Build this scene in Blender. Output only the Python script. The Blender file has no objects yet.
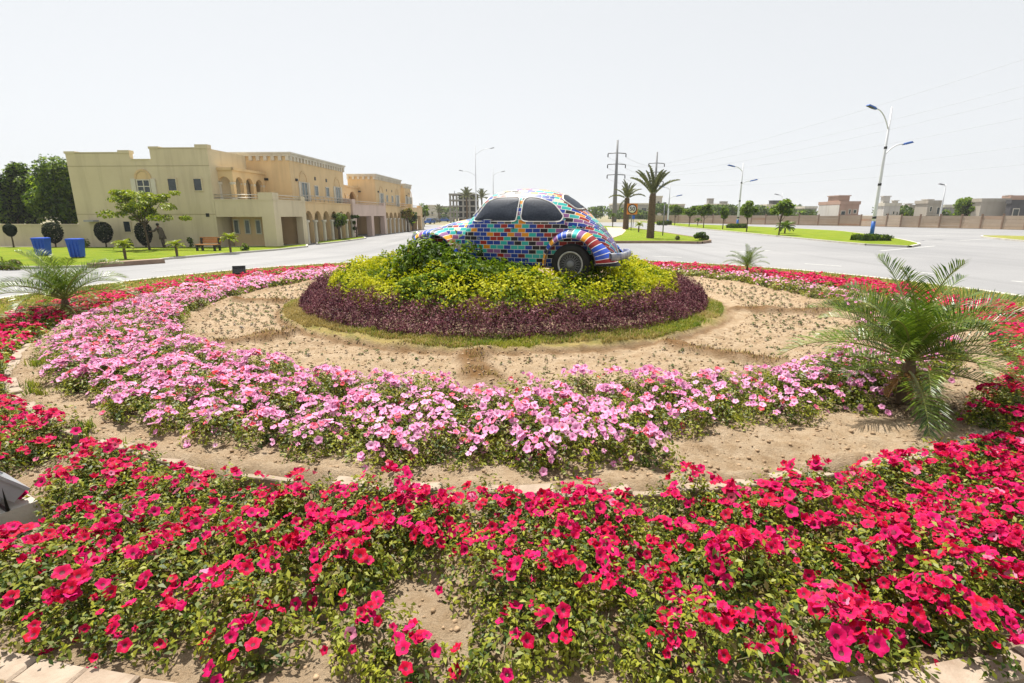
import bpy, math, random
import numpy as np
from mathutils import Vector, Matrix

S = bpy.context.scene
C = bpy.context.scene.collection
R = math.radians
rnd = random.Random(7)
rng = np.random.default_rng(11)

# ------------------------------------------------------------------ camera, sky, sun, exposure
F, TH, H = 520.0, R(13.7), 1.7
cd = bpy.data.cameras.new("camera"); cam = bpy.data.objects.new("camera", cd); C.objects.link(cam)
cam.location = (0, 0, H); cam.rotation_euler = (R(90) - TH, 0, 0)
cd.sensor_width = 36; cd.lens = F / 1024 * 36; cd.clip_start = .05; cd.clip_end = 6000
S.camera = cam
SUN_EL, SUN_AZ = R(66), R(-28)              # azimuth from +Y towards +X
w = bpy.data.worlds.new("World"); S.world = w; w.use_nodes = True
nt = w.node_tree; nt.nodes.clear()
sky = nt.nodes.new("ShaderNodeTexSky"); sky.sky_type = 'NISHITA'; sky.sun_disc = False
sky.sun_elevation = SUN_EL; sky.sun_rotation = SUN_AZ
sky.air_density = 1.0; sky.dust_density = 1.0; sky.ozone_density = 1.0
hs = nt.nodes.new("ShaderNodeHueSaturation"); hs.inputs['Saturation'].default_value = .12
bg = nt.nodes.new("ShaderNodeBackground"); bg.inputs['Strength'].default_value = .064
wo = nt.nodes.new("ShaderNodeOutputWorld")
hz = nt.nodes.new("ShaderNodeMix"); hz.data_type = 'RGBA'; hz.inputs[0].default_value = .62; hz.inputs[7].default_value = (8.4, 8.7, 9.05, 1)   # thin white haze over the whole sky
nt.links.new(sky.outputs[0], hs.inputs['Color']); nt.links.new(hs.outputs[0], hz.inputs[6]); nt.links.new(hz.outputs[2], bg.inputs['Color']); nt.links.new(bg.outputs[0], wo.inputs['Surface'])
sl = bpy.data.lights.new("sun", 'SUN'); sl.energy = 5.0; sl.angle = R(.55); sl.color = (1, .95, .87)
so = bpy.data.objects.new("sun", sl); C.objects.link(so)
sd = Vector((math.sin(SUN_AZ) * math.cos(SUN_EL), math.cos(SUN_AZ) * math.cos(SUN_EL), math.sin(SUN_EL)))
so.rotation_euler = sd.to_track_quat('Z', 'Y').to_euler()
S.view_settings.view_transform = 'Standard'; S.view_settings.look = 'None'
S.view_settings.exposure = .85; S.view_settings.gamma = 1; S.view_settings.use_curve_mapping = False

# ------------------------------------------------------------------ terrain functions and pixel rays
CX, CY = .15, 10.4
def sm(t):
    t = np.clip(t, 0, 1); return t * t * (3 - 2 * t)
def G(x, y):
    x = np.asarray(x, float); y = np.asarray(y, float)
    r = np.hypot(x - CX, y - CY)
    v = -.12 - .58 * sm((r - 11) / 15) * sm((2 - x) / 11)
    return v if v.ndim else float(v)
def ray(px, py):
    u = (px - 512) / F; v = -(py - 341.5) / F
    return Vector((u, math.cos(TH) + v * math.sin(TH), -math.sin(TH) + v * math.cos(TH)))
def hit(px, py, z):
    d = ray(px, py); t = (z - H) / d.z
    return Vector((d.x * t, d.y * t, z))
def at(px, py, dz=0.):
    z = -.12
    for _ in range(12):
        p = hit(px, py, z); z = G(p.x, p.y) + dz
    return Vector((p.x, p.y, z - dz))
def size(px, p):          # how many metres px pixels are at point p
    d = p.y * math.cos(TH) - (p.z - H) * math.sin(TH)
    return px * d / F
def vnoise(x, y, f, seed=0):
    x = np.asarray(x) * f; y = np.asarray(y) * f
    xi = np.floor(x).astype(np.int64); yi = np.floor(y).astype(np.int64); xf = x - xi; yf = y - yi
    def h(a, b):
        n = (a * 374761393 + b * 668265263 + seed * 982451653) & 0x7fffffff
        n = (n ^ (n >> 13)) * 1274126177 & 0x7fffffff
        return ((n ^ (n >> 16)) & 0xffff) / 65535.
    u = xf * xf * (3 - 2 * xf); v = yf * yf * (3 - 2 * yf)
    return (h(xi, yi) * (1 - u) + h(xi + 1, yi) * u) * (1 - v) + (h(xi, yi + 1) * (1 - u) + h(xi + 1, yi + 1) * u) * v

# ------------------------------------------------------------------ materials
def newmat(name):
    m = bpy.data.materials.new(name); m.use_nodes = True
    n = m.node_tree.nodes; n.clear()
    out = n.new("ShaderNodeOutputMaterial"); b = n.new("ShaderNodeBsdfPrincipled")
    m.node_tree.links.new(b.outputs[0], out.inputs['Surface'])
    return m, n, m.node_tree.links, b, out
def rgba(c): return tuple(.95 * v ** 1.2 for v in c[:3]) + (1,)      # albedo curve: the palette below was picked by eye
def mixc(n, l, a, b, fac):
    x = n.new("ShaderNodeMix"); x.data_type = 'RGBA'
    for i, v in ((6, a), (7, b)):
        if isinstance(v, tuple): x.inputs[i].default_value = rgba(v)
        else: l.new(v, x.inputs[i])
    if isinstance(fac, float): x.inputs[0].default_value = fac
    else: l.new(fac, x.inputs[0])
    return x.outputs[2]
def noise(n, l, scale, detail=4, coord='Object', rough=.6):
    tc = n.new("ShaderNodeTexCoord"); t = n.new("ShaderNodeTexNoise")
    t.inputs['Scale'].default_value = scale; t.inputs['Detail'].default_value = detail; t.inputs['Roughness'].default_value = rough
    l.new(tc.outputs[coord], t.inputs['Vector'])
    return t.outputs['Fac']
def ramp(n, l, fac, lo, hi):
    r = n.new("ShaderNodeMapRange"); r.inputs[1].default_value = lo; r.inputs[2].default_value = hi
    l.new(fac, r.inputs[0]); return r.outputs[0]
def bump(n, l, b, h, strength, dist):
    bp = n.new("ShaderNodeBump"); bp.inputs['Strength'].default_value = strength; bp.inputs['Distance'].default_value = dist
    l.new(h, bp.inputs['Height']); l.new(bp.outputs[0], b.inputs['Normal'])
def solid(name, c1, c2=None, rough=.7, scale=3., metal=0., bmp=0., bscale=60., spec=.4):
    m, n, l, b, o = newmat(name)
    c2 = c2 or tuple(v * .82 for v in c1)
    f = noise(n, l, scale); l.new(mixc(n, l, c1, c2, ramp(n, l, f, .35, .7)), b.inputs['Base Color'])
    b.inputs['Roughness'].default_value = rough; b.inputs['Metallic'].default_value = metal
    b.inputs['Specular IOR Level'].default_value = spec
    if bmp: bump(n, l, b, noise(n, l, bscale, 3), bmp, .01)
    return m
def weather(m, col=(.34, .28, .19), amt=.35):
    n, l = m.node_tree.nodes, m.node_tree.links; b = next(x for x in n if x.type == 'BSDF_PRINCIPLED'); src = b.inputs['Base Color'].links[0].from_socket
    tc = n.new("ShaderNodeTexCoord"); mp = n.new("ShaderNodeMapping"); mp.inputs['Scale'].default_value = (1.6, 1.6, .12); l.new(tc.outputs['Object'], mp.inputs['Vector'])
    t = n.new("ShaderNodeTexNoise"); t.inputs['Scale'].default_value = 1.; t.inputs['Detail'].default_value = 6; t.inputs['Roughness'].default_value = .65; l.new(mp.outputs[0], t.inputs['Vector'])
    f = n.new("ShaderNodeMath"); f.operation = 'MULTIPLY'; l.new(ramp(n, l, t.outputs['Fac'], .5, .75), f.inputs[0]); f.inputs[1].default_value = amt
    l.new(mixc(n, l, src, col, f.outputs[0]), b.inputs['Base Color']); return m
def leafm(name, c1, c2, trans=.35, rough=.5, scale=2.5, spec=.35, vary=True):
    m, n, l, b, o = newmat(name)
    f = ramp(n, l, noise(n, l, scale, 2), .35, .65)
    if vary:
        oi = n.new("ShaderNodeObjectInfo"); ge = n.new("ShaderNodeNewGeometry")
        ad = n.new("ShaderNodeMath"); ad.operation = 'ADD'; l.new(f, ad.inputs[0])
        sb = n.new("ShaderNodeMath"); sb.operation = 'MULTIPLY_ADD'; l.new(ge.outputs['Random Per Island'], sb.inputs[0]); sb.inputs[1].default_value = 1.1; sb.inputs[2].default_value = -.55
        l.new(sb.outputs[0], ad.inputs[1]); ad.use_clamp = True; f = ad.outputs[0]
    c = mixc(n, l, tuple(.95 * v ** 1.09 for v in c1), tuple(v ** 1.06 for v in c2), f)
    l.new(c, b.inputs['Base Color']); b.inputs['Roughness'].default_value = rough; b.inputs['Specular IOR Level'].default_value = spec
    t = n.new("ShaderNodeBsdfTranslucent"); l.new(c, t.inputs['Color'])
    mx = n.new("ShaderNodeMixShader"); mx.inputs[0].default_value = trans
    l.new(b.outputs[0], mx.inputs[1]); l.new(t.outputs[0], mx.inputs[2]); l.new(mx.outputs[0], o.inputs['Surface'])
    return m
def petalm(name, cols, trans=.3, vein=(.7, .1, .3)):
    """petal colour picked per flower"""
    m, n, l, b, o = newmat(name)
    oi = n.new("ShaderNodeObjectInfo"); ge = n.new("ShaderNodeNewGeometry")
    ad = n.new("ShaderNodeMath"); ad.operation = 'ADD'; l.new(oi.outputs['Random'], ad.inputs[0]); l.new(ge.outputs['Random Per Island'], ad.inputs[1])
    fr = n.new("ShaderNodeMath"); fr.operation = 'FRACT'; l.new(ad.outputs[0], fr.inputs[0])
    cr = n.new("ShaderNodeValToRGB"); cr.color_ramp.interpolation = 'LINEAR'
    el = cr.color_ramp.elements
    while len(el) < len(cols): el.new(.5)
    for i, (p, c) in enumerate(cols): el[i].position = p; el[i].color = rgba(c)
    l.new(fr.outputs[0], cr.inputs[0])
    pc = mixc(n, l, cr.outputs[0], vein, ramp(n, l, noise(n, l, 38, 3), .52, .72))
    l.new(pc, b.inputs['Base Color']); b.inputs['Roughness'].default_value = .6; b.inputs['Specular IOR Level'].default_value = .12
    t = n.new("ShaderNodeBsdfTranslucent"); l.new(pc, t.inputs['Color'])
    mx = n.new("ShaderNodeMixShader"); mx.inputs[0].default_value = trans
    l.new(b.outputs[0], mx.inputs[1]); l.new(t.outputs[0], mx.inputs[2]); l.new(mx.outputs[0], o.inputs['Surface'])
    return m

def soilm():
    m, n, l, b, o = newmat("soil")
    big = ramp(n, l, noise(n, l, .9, 5), .35, .68); mid = ramp(n, l, noise(n, l, 7, 6, rough=.7), .38, .66); fine = noise(n, l, 55, 4, rough=.7)
    c = mixc(n, l, (.48, .365, .245), (.38, .28, .18), big)
    c = mixc(n, l, c, (.55, .445, .325), mid)
    sp = ramp(n, l, fine, .60, .70)
    f2 = n.new("ShaderNodeMath"); f2.operation = 'MULTIPLY'; l.new(sp, f2.inputs[0]); f2.inputs[1].default_value = .45
    c = mixc(n, l, c, (.22, .15, .09), f2.outputs[0])
    sp2 = ramp(n, l, noise(n, l, 22, 5, rough=.8), .54, .66); f4 = n.new("ShaderNodeMath"); f4.operation = 'MULTIPLY'; l.new(sp2, f4.inputs[0]); f4.inputs[1].default_value = .42; c = mixc(n, l, c, (.26, .18, .11), f4.outputs[0])
    at_ = n.new("ShaderNodeAttribute"); at_.attribute_name = "mud"
    c = mixc(n, l, c, (.25, .15, .07), at_.outputs['Fac'])
    ag = n.new("ShaderNodeAttribute"); ag.attribute_name = "turf"
    gc = mixc(n, l, (.26, .25, .06), (.40, .32, .12), ramp(n, l, noise(n, l, 5, 4), .4, .6))
    c = mixc(n, l, c, gc, ag.outputs['Fac'])
    l.new(c, b.inputs['Base Color']); b.inputs['Roughness'].default_value = .95; b.inputs['Specular IOR Level'].default_value = .1
    bump(n, l, b, noise(n, l, 38, 6, rough=.8), 1., .035)
    return m
def asphaltm():
    m, n, l, b, o = newmat("asphalt")
    big = ramp(n, l, noise(n, l, .12, 4), .35, .65)
    c = mixc(n, l, (.25, .25, .255), (.31, .308, .31), big)
    c = mixc(n, l, c, (.19, .185, .185), ramp(n, l, noise(n, l, 90, 3), .55, .75))
    st = n.new("ShaderNodeTexNoise"); mp = n.new("ShaderNodeMapping"); tc = n.new("ShaderNodeTexCoord"); mp.inputs['Scale'].default_value = (.9, .03, 1); l.new(tc.outputs['Object'], mp.inputs['Vector']); l.new(mp.outputs[0], st.inputs['Vector']); st.inputs['Scale'].default_value = 1.; st.inputs['Detail'].default_value = 5
    f3 = n.new("ShaderNodeMath"); f3.operation = 'MULTIPLY'; l.new(ramp(n, l, st.outputs['Fac'], .5, .7), f3.inputs[0]); f3.inputs[1].default_value = .5; c = mixc(n, l, c, (.19, .19, .192), f3.outputs[0])
    l.new(c, b.inputs['Base Color']); b.inputs['Roughness'].default_value = .75
    bump(n, l, b, noise(n, l, 140, 3), .25, .01)
    return m
def lawnm(name, a, bcol):
    m, n, l, b, o = newmat(name)
    c = mixc(n, l, a, bcol, ramp(n, l, noise(n, l, .8, 5), .35, .65))
    c = mixc(n, l, c, tuple(v * .55 for v in a), ramp(n, l, noise(n, l, 30, 4), .55, .75))
    l.new(c, b.inputs['Base Color']); b.inputs['Roughness'].default_value = .9; b.inputs['Specular IOR Level'].default_value = .1
    bump(n, l, b, noise(n, l, 45, 5, rough=.8), 1., .05)
    return m
def earthm():
    return solid("earth", (.34, .28, .19), (.20, .21, .10), .95, .06)

M = {}
M['soil'] = soilm(); M['asphalt'] = asphaltm(); M['lawn'] = lawnm("lawn", (.19, .27, .018), (.28, .32, .03)); M['earth'] = earthm()
M['drylawn'] = lawnm("dry_lawn", (.26, .29, .06), (.38, .35, .12))
M['kerbstone'] = solid("kerb_stone", (.42, .35, .28), (.31, .24, .18), .85, 9, bmp=.5)
M['concrete'] = solid("concrete", (.50, .47, .42), (.40, .37, .32), .85, 4, bmp=.3)
M['palekerb'] = solid("pale_kerb", (.58, .56, .5), (.44, .42, .38), .85, 2)
M['mudkerb'] = solid("brown_kerb", (.36, .27, .2), (.28, .2, .15), .85, 3)
M['white'] = solid("white_paint", (.78, .77, .74), (.66, .65, .62), .5, 4)
M['roadpaint'] = solid("road_paint", (.62, .62, .6), (.44, .44, .43), .7, 8)
M['cream'] = solid("cream_render", (.68, .60, .43), (.62, .54, .38), .85, .5, bmp=.1)
M['apricot'] = solid("apricot_render", (.74, .57, .34), (.67, .51, .30), .85, .6)
M['mauve'] = solid("rose_render", (.66, .53, .46), (.59, .47, .40), .85, .5)
M['trim'] = solid("pale_trim", (.70, .66, .56), (.60, .56, .48), .7, 1)
M['glass'] = solid("dark_glass", (.035, .05, .055), (.06, .08, .08), .12, 1, spec=.6)
M['curtain'] = solid("curtained_glass", (.16, .20, .20), (.10, .13, .13), .2, 2, spec=.6)
M['dark'] = solid("dark_door", (.03, .032, .032), None, .5)
M['rail'] = solid("metal_rail", (.55, .52, .46), None, .4, metal=.4)
M['steel'] = solid("galvanised_steel", (.24, .245, .25), (.19, .195, .2), .5, 3, metal=.1)
M['whitepole'] = solid("white_pole", (.72, .73, .75), (.62, .63, .65), .4, 2)
M['bluepaint'] = solid("blue_paint", (.03, .16, .50), (.025, .13, .42), .4, 2)
M['binblue'] = solid("bin_blue", (.008, .12, .62), (.006, .09, .5), .45, 3)
M['lampglass'] = solid("lamp_lens", (.35, .38, .4), None, .15)
M['black'] = solid("black_metal", (.02, .02, .022), None, .5)
M['darkgrey'] = solid("dark_grey_metal", (.06, .06, .062), (.09, .09, .09), .5)
M['grey'] = solid("grey_housing", (.40, .40, .42), (.34, .34, .36), .45, 6)
M['wood'] = solid("bench_wood", (.50, .24, .07), (.36, .17, .05), .55, 5)
M['bark'] = solid("bark", (.16, .115, .075), (.09, .065, .045), .9, 12, bmp=.6, bscale=30)
M['palmbark'] = solid("palm_bark", (.20, .145, .09), (.11, .08, .05), .95, 9, bmp=.8, bscale=25)
M['precast'] = solid("precast_wall", (.47, .39, .31), (.38, .31, .24), .9, .25)
M['precast2'] = solid("precast_wall_pale", (.50, .42, .34), (.42, .34, .26), .9, .4); M['precast3'] = solid("precast_wall_rusty", (.46, .31, .22), (.40, .32, .25), .9, .3)
M['precastpost'] = solid("precast_post", (.33, .24, .18), None, .9)
M['brickred'] = solid("brick_wall", (.52, .37, .30), (.45, .32, .26), .9, .6)
M['houseWhite'] = solid("house_white", (.66, .63, .58), (.56, .54, .5), .85, .3)
M['houseGrey'] = solid("house_grey", (.40, .385, .36), (.33, .32, .3), .85, .3)
M['housePale'] = solid("house_pale", (.50, .455, .385), (.43, .4, .35), .85, .3)
M['houseDark'] = solid("house_dark", (.15, .145, .15), (.1, .1, .1), .8, .5)
M['stem'] = leafm("stem", (.14, .17, .05), (.20, .17, .07), .1)
M['petleaf'] = leafm("petunia_leaf", (.09, .15, .02), (.42, .43, .06), .32, .5, 3)
M['petleafdry'] = leafm("petunia_leaf_dry", (.24, .19, .07), (.30, .26, .10), .3)
M['redpetal'] = petalm("red_petal", [(0, (.52, .004, .035)), (.35, (.58, .008, .085)), (.65, (.68, .016, .19)), (.97, (.52, .006, .04)), (1, (.75, .35, .5))], .3, (.74, .05, .27))
M['redthroat'] = solid("red_throat", (.16, .0, .02), None, .7)
M['pinkpetal'] = petalm("pink_petal", [(0, (.84, .44, .66)), (.35, (.80, .34, .58)), (.62, (.86, .54, .72)), (.87, (.76, .24, .48)), (.93, (.78, .10, .09)), (1, (.78, .14, .20))], .3, (.88, .62, .76))
M['pinkthroat'] = solid("pink_throat", (.62, .16, .36), None, .7)
M['purple'] = leafm("purple_leaf", (.10, .03, .05), (.26, .10, .13), .25, .6, spec=.15)
M['purple2'] = leafm("pink_tip_leaf", (.32, .17, .19), (.44, .26, .26), .25, .6, spec=.15)
M['yellow'] = leafm("yellow_green_leaf", (.40, .45, .012), (.62, .60, .035), .35, .6, spec=.15)
M['midgreen'] = leafm("mid_green_leaf", (.13, .22, .015), (.30, .39, .03), .4, .6, spec=.18)
M['pale'] = leafm("variegated_leaf", (.30, .36, .12), (.52, .54, .28), .35, .45)
M['deep'] = leafm("deep_green_leaf", (.06, .12, .012), (.15, .23, .022), .4, .55)
M['treeleaf'] = leafm("tree_leaf", (.10, .19, .015), (.32, .42, .04), .55, .5, .6)
M['darkleaf'] = leafm("dark_leaf", (.014, .034, .010), (.035, .065, .016), .2, .8, spec=.1)
M['limeleaf'] = leafm("lime_leaf", (.28, .36, .02), (.44, .48, .03), .4, .45)
M['farleaf'] = leafm("far_leaf", (.10, .16, .055), (.19, .25, .085), .3, .6, .1)
M['rustleaf'] = leafm("rust_leaf", (.30, .20, .03), (.42, .30, .05), .35, .5)
M['frond'] = leafm("frond_leaf", (.075, .15, .018), (.26, .35, .045), .3, .38, 2, .5)
M['frondpale'] = leafm("date_frond_leaf", (.14, .16, .07), (.25, .26, .12), .25, .5, 2)
M['rachis'] = solid("frond_stalk", (.30, .32, .10), (.24, .22, .08), .5)
M['deadfrond'] = leafm("dead_frond", (.30, .16, .05), (.40, .24, .09), .2)
M['blade'] = leafm("grass_blade", (.20, .30, .03), (.42, .42, .08), .4)
M['strawblade'] = leafm("straw_blade", (.42, .34, .13), (.55, .45, .2), .3)
M['clod'] = solid("soil_clod", (.28, .20, .125), (.48, .36, .24), .95, 20)
M['mulch'] = leafm("dry_leaf", (.13, .09, .05), (.20, .14, .08), .1)

for k_ in ('cream', 'apricot', 'mauve', 'houseWhite', 'houseGrey', 'housePale', 'precast', 'precast2', 'brickred', 'trim'): weather(M[k_])
# ------------------------------------------------------------------ mesh helpers
def put(o, parent=None):
    C.objects.link(o)
    if parent is not None: o.parent = parent
    return o
def tag(o, label=None, cat=None, group=None, kind=None):
    if label: o['label'] = label
    if cat: o['category'] = cat
    if group: o['group'] = group
    if kind: o['kind'] = kind
    return o
def empty(name, loc, label, cat, group=None, rz=0.):
    o = bpy.data.objects.new(name, None); C.objects.link(o); o.location = loc; o.rotation_euler = (0, 0, rz)
    o.empty_display_size = .2
    return tag(o, label, cat, group)
class MB:
    def __init__(s): s.v = []; s.f = []; s.m = []; s.smooth = []
    def face(s, pts, mi=0, sm_=False):
        b = len(s.v); s.v += [tuple(p) for p in pts]; s.f.append(tuple(range(b, b + len(pts)))); s.m.append(mi); s.smooth.append(sm_)
    def box(s, x0, x1, y0, y1, z0, z1, mi=0, mx=None, taper=0.):
        tx = (x1 - x0) * taper / 2; ty = (y1 - y0) * taper / 2
        p = [(x0, y0, z0), (x1, y0, z0), (x1, y1, z0), (x0, y1, z0), (x0 + tx, y0 + ty, z1), (x1 - tx, y0 + ty, z1), (x1 - tx, y1 - ty, z1), (x0 + tx, y1 - ty, z1)]
        if mx is not None: p = [tuple(mx @ Vector(q)) for q in p]
        b = len(s.v); s.v += p
        for q in ((0, 3, 2, 1), (4, 5, 6, 7), (0, 1, 5, 4), (1, 2, 6, 5), (2, 3, 7, 6), (3, 0, 4, 7)):
            s.f.append(tuple(b + i for i in q)); s.m.append(mi); s.smooth.append(False)
        return s
    def tube(s, pts, rad, n=8, mi=0, caps=True, flat=1.):
        pts = [Vector(p) for p in pts]
        if not hasattr(rad, '__len__'): rad = [rad] * len(pts)
        rings = []; up = Vector((0, 0, 1))
        d0 = (pts[-1] - pts[0]).normalized()
        if abs(d0.z) > .9: up = Vector((0, 1, 0))
        for i, p in enumerate(pts):
            d = (pts[min(i + 1, len(pts) - 1)] - pts[max(i - 1, 0)]).normalized()
            a = d.cross(up).normalized(); bb = a.cross(d)
            b = len(s.v)
            for k in range(n):
                t = 2 * math.pi * k / n; s.v.append(tuple(p + a * (math.cos(t) * rad[i]) + bb * (math.sin(t) * rad[i] * flat)))
            rings.append(b)
        for i in range(len(pts) - 1):
            for k in range(n):
                k2 = (k + 1) % n
                s.f.append((rings[i] + k, rings[i] + k2, rings[i + 1] + k2, rings[i + 1] + k)); s.m.append(mi); s.smooth.append(True)
        if caps:
            s.f.append(tuple(rings[0] + k for k in reversed(range(n)))); s.m.append(mi); s.smooth.append(False)
            s.f.append(tuple(rings[-1] + k for k in range(n))); s.m.append(mi); s.smooth.append(False)
        return s
    def lathe(s, prof, n=24, mi=0, mx=None, sx=1., sy=1.):
        b = len(s.v)
        for (r, z) in prof:
            for k in range(n):
                t = 2 * math.pi * k / n; p = Vector((r * math.cos(t) * sx, r * math.sin(t) * sy, z))
                s.v.append(tuple(mx @ p if mx is not None else p))
        for i in range(len(prof) - 1):
            for k in range(n):
                k2 = (k + 1) % n
                s.f.append((b + i * n + k, b + i * n + k2, b + (i + 1) * n + k2, b + (i + 1) * n + k)); s.m.append(mi); s.smooth.append(True)
        return s
    def grid(s, P, mi=0, smooth=True, closed=False):
        nr = len(P); nc = len(P[0]); b = len(s.v)
        for row in P: s.v += [tuple(p) for p in row]
        for i in range(nr - 1):
            for j in range(nc if closed else nc - 1):
                j2 = (j + 1) % nc
                s.f.append((b + i * nc + j, b + i * nc + j2, b + (i + 1) * nc + j2, b + (i + 1) * nc + j)); s.m.append(mi); s.smooth.append(smooth)
        return s
    def build(s, name, mats, parent=None, loc=None, rz=0.):
        me = bpy.data.meshes.new(name); me.from_pydata(s.v, [], s.f)
        mats = mats if isinstance(mats, (list, tuple)) else [mats]
        for m in mats: me.materials.append(m)
        me.polygons.foreach_set('material_index', s.m); me.polygons.foreach_set('use_smooth', s.smooth); me.update()
        o = bpy.data.objects.new(name, me); put(o, parent)
        if loc is not None: o.location = loc
        if rz: o.rotation_euler = (0, 0, rz)
        return o
def npmesh(name, V, Q, mats, mi=None, smooth=False):
    """V (n,3), Q (k,m) faces all with m corners"""
    V = np.asarray(V, np.float32); Q = np.asarray(Q, np.int32); k, m = Q.shape
    me = bpy.data.meshes.new(name)
    me.vertices.add(len(V)); me.vertices.foreach_set('co', V.ravel())
    me.loops.add(k * m); me.loops.foreach_set('vertex_index', Q.ravel())
    me.polygons.add(k); me.polygons.foreach_set('loop_start', np.arange(0, k * m, m, dtype=np.int32)); me.polygons.foreach_set('loop_total', np.full(k, m, np.int32))
    for x in (mats if isinstance(mats, (list, tuple)) else [mats]): me.materials.append(x)
    if mi is not None: me.polygons.foreach_set('material_index', np.asarray(mi, np.int32))
    if smooth: me.polygons.foreach_set('use_smooth', np.ones(k, bool))
    me.update(calc_edges=True); me.validate()
    return me
def nrm(a): return a / np.maximum(np.linalg.norm(a, axis=1, keepdims=True), 1e-9)
def leaves(P, N, size_, aspect=.5, fold=.25, r=None):
    """bent diamond leaves: centre P, rough normal N -> verts, quads"""
    r = r or rng
    P = np.asarray(P, float); N = nrm(np.asarray(N, float)); n = len(P)
    s = np.broadcast_to(np.asarray(size_, float), (n,)) * r.uniform(.7, 1.25, n)
    T = nrm(np.cross(N, r.normal(size=(n, 3)))); B = np.cross(N, T)
    a = (s * .5)[:, None]; b = (s * .5 * aspect)[:, None]
    up = N * (s * fold * aspect)[:, None]
    v = np.stack([P - T * a, P - B * b + up + T * a * .1, P + T * a - N * a * .25, P + B * b + up + T * a * .1], 1).reshape(-1, 3)
    q = np.arange(4 * n).reshape(n, 4)
    return v, q
def joinq(parts):
    """[(V, Q, mi)] -> V, Q, mi"""
    Vs, Qs, Ms, o = [], [], [], 0
    for V, Q, m in parts:
        Vs.append(V); Qs.append(np.asarray(Q) + o); o += len(V)
        Ms.append(np.full(len(Q), m) if np.isscalar(m) else np.asarray(m))
    return np.concatenate(Vs), np.concatenate(Qs), np.concatenate(Ms)
def blades(P, h, w, r=None, lean=.35):
    """grass blades: one bent quad pair each as two quads (narrow)"""
    r = r or rng
    P = np.asarray(P, float); n = len(P); h = np.broadcast_to(h, (n,)) * r.uniform(.6, 1.3, n)
    az = r.uniform(0, 2 * np.pi, n); d = np.stack([np.cos(az), np.sin(az), np.zeros(n)], 1); side = np.stack([-d[:, 1], d[:, 0], np.zeros(n)], 1)
    ln = r.uniform(.1, 1, n) * lean
    m_ = P + d * (h * ln * .35)[:, None] + np.array([0, 0, 1]) * (h * .6)[:, None]; t = P + d * (h * ln)[:, None] + np.array([0, 0, 1]) * h[:, None]
    ww = side * (w * .5)
    v = np.stack([P - ww, P + ww, m_ + ww * .8, m_ - ww * .8, t + ww * .15, t - ww * .15], 1).reshape(-1, 3)
    b = np.arange(n)[:, None] * 6
    q = np.concatenate([b + np.array([0, 1, 2, 3]), b + np.array([3, 2, 4, 5])])
    return v, q
def obj_np(name, V, Q, mats, mi=None, parent=None, smooth=False):
    o = bpy.data.objects.new(name, npmesh(name, V, Q, mats, mi, smooth)); return put(o, parent)

# ------------------------------------------------------------------ ground, road
def sheet(name, xs, ys, dz, m):
    X, Y = np.meshgrid(xs, ys); Z = G(X, Y) + dz
    V = np.stack([X, Y, Z], -1).reshape(-1, 3); nx, ny = len(xs), len(ys)
    i = np.arange((ny - 1))[:, None] * nx + np.arange(nx - 1)[None]; i = i.reshape(-1)
    Q = np.stack([i, i + 1, i + nx + 1, i + nx], 1)
    return tag(obj_np(name, V, Q, m, smooth=True), kind='structure')
xs = np.concatenate([[-1500, -800, -400, -220, -120], np.arange(-80, 120.1, 2), [160, 260, 500, 900, 1500]])
ys = np.concatenate([[-400, -120, -60], np.arange(-30, 140.1, 2), [180, 260, 500, 900, 1500]])
sheet('ground', xs, ys, -.06, M['earth'])
sheet('road', np.arange(-60, 116.1, 2), np.arange(-20, 130.1, 2), 0., M['asphalt'])

def strip(name, near, far, dz, m, rows=4, kerb=None, kh=.13, steps=40):
    """a raised lawn between two polylines of ground points, with a kerb along the near one and the ends"""
    def resample(pl, n):
        pl = [Vector((p[0], p[1], 0)) for p in pl]; d = [0]
        for a, b in zip(pl, pl[1:]): d.append(d[-1] + (b - a).length)
        out = []
        for k in range(n):
            t = d[-1] * k / (n - 1); i = max(j for j in range(len(d)) if d[j] <= t + 1e-9); i = min(i, len(pl) - 2)
            u = (t - d[i]) / max(d[i + 1] - d[i], 1e-9); out.append(pl[i].lerp(pl[i + 1], u))
        return out
    A = resample(near, steps); B = resample(far, steps)
    mb = MB(); P = []
    for r_ in range(rows + 1):
        row = []
        for a, b in zip(A, B):
            q = a.lerp(b, r_ / rows); row.append((q.x, q.y, G(q.x, q.y) + dz + .03 * math.sin(math.pi * r_ / rows)))
        P.append(row)
    mb.grid(P); o = tag(mb.build(name, m), kind='structure')
    if kerb is not None:
        loop = A + B[::-1] + [A[0]]
        k = MB()
        for a, b in zip(loop, loop[1:]):
            d = b - a
            if d.length < .02: continue
            d.normalize(); s_ = Vector((d.y, -d.x, 0)) * .15
            za, zb = G(a.x, a.y), G(b.x, b.y)
            o0, o1 = a + s_, b + s_
            k.face([(o0.x, o0.y, za - .05), (o1.x, o1.y, zb - .05), (o1.x, o1.y, zb + kh), (o0.x, o0.y, za + kh)])
            k.face([(o0.x, o0.y, za + kh), (o1.x, o1.y, zb + kh), (b.x, b.y, zb + kh), (a.x, a.y, za + kh)])
            k.face([(a.x, a.y, za + kh), (b.x, b.y, zb + kh), (b.x, b.y, zb - .05), (a.x, a.y, za - .05)])
        tag(k.build('kerb', kerb), kind='structure')
    return o
def apx(*pts): return [at(*p) for p in pts]

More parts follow.
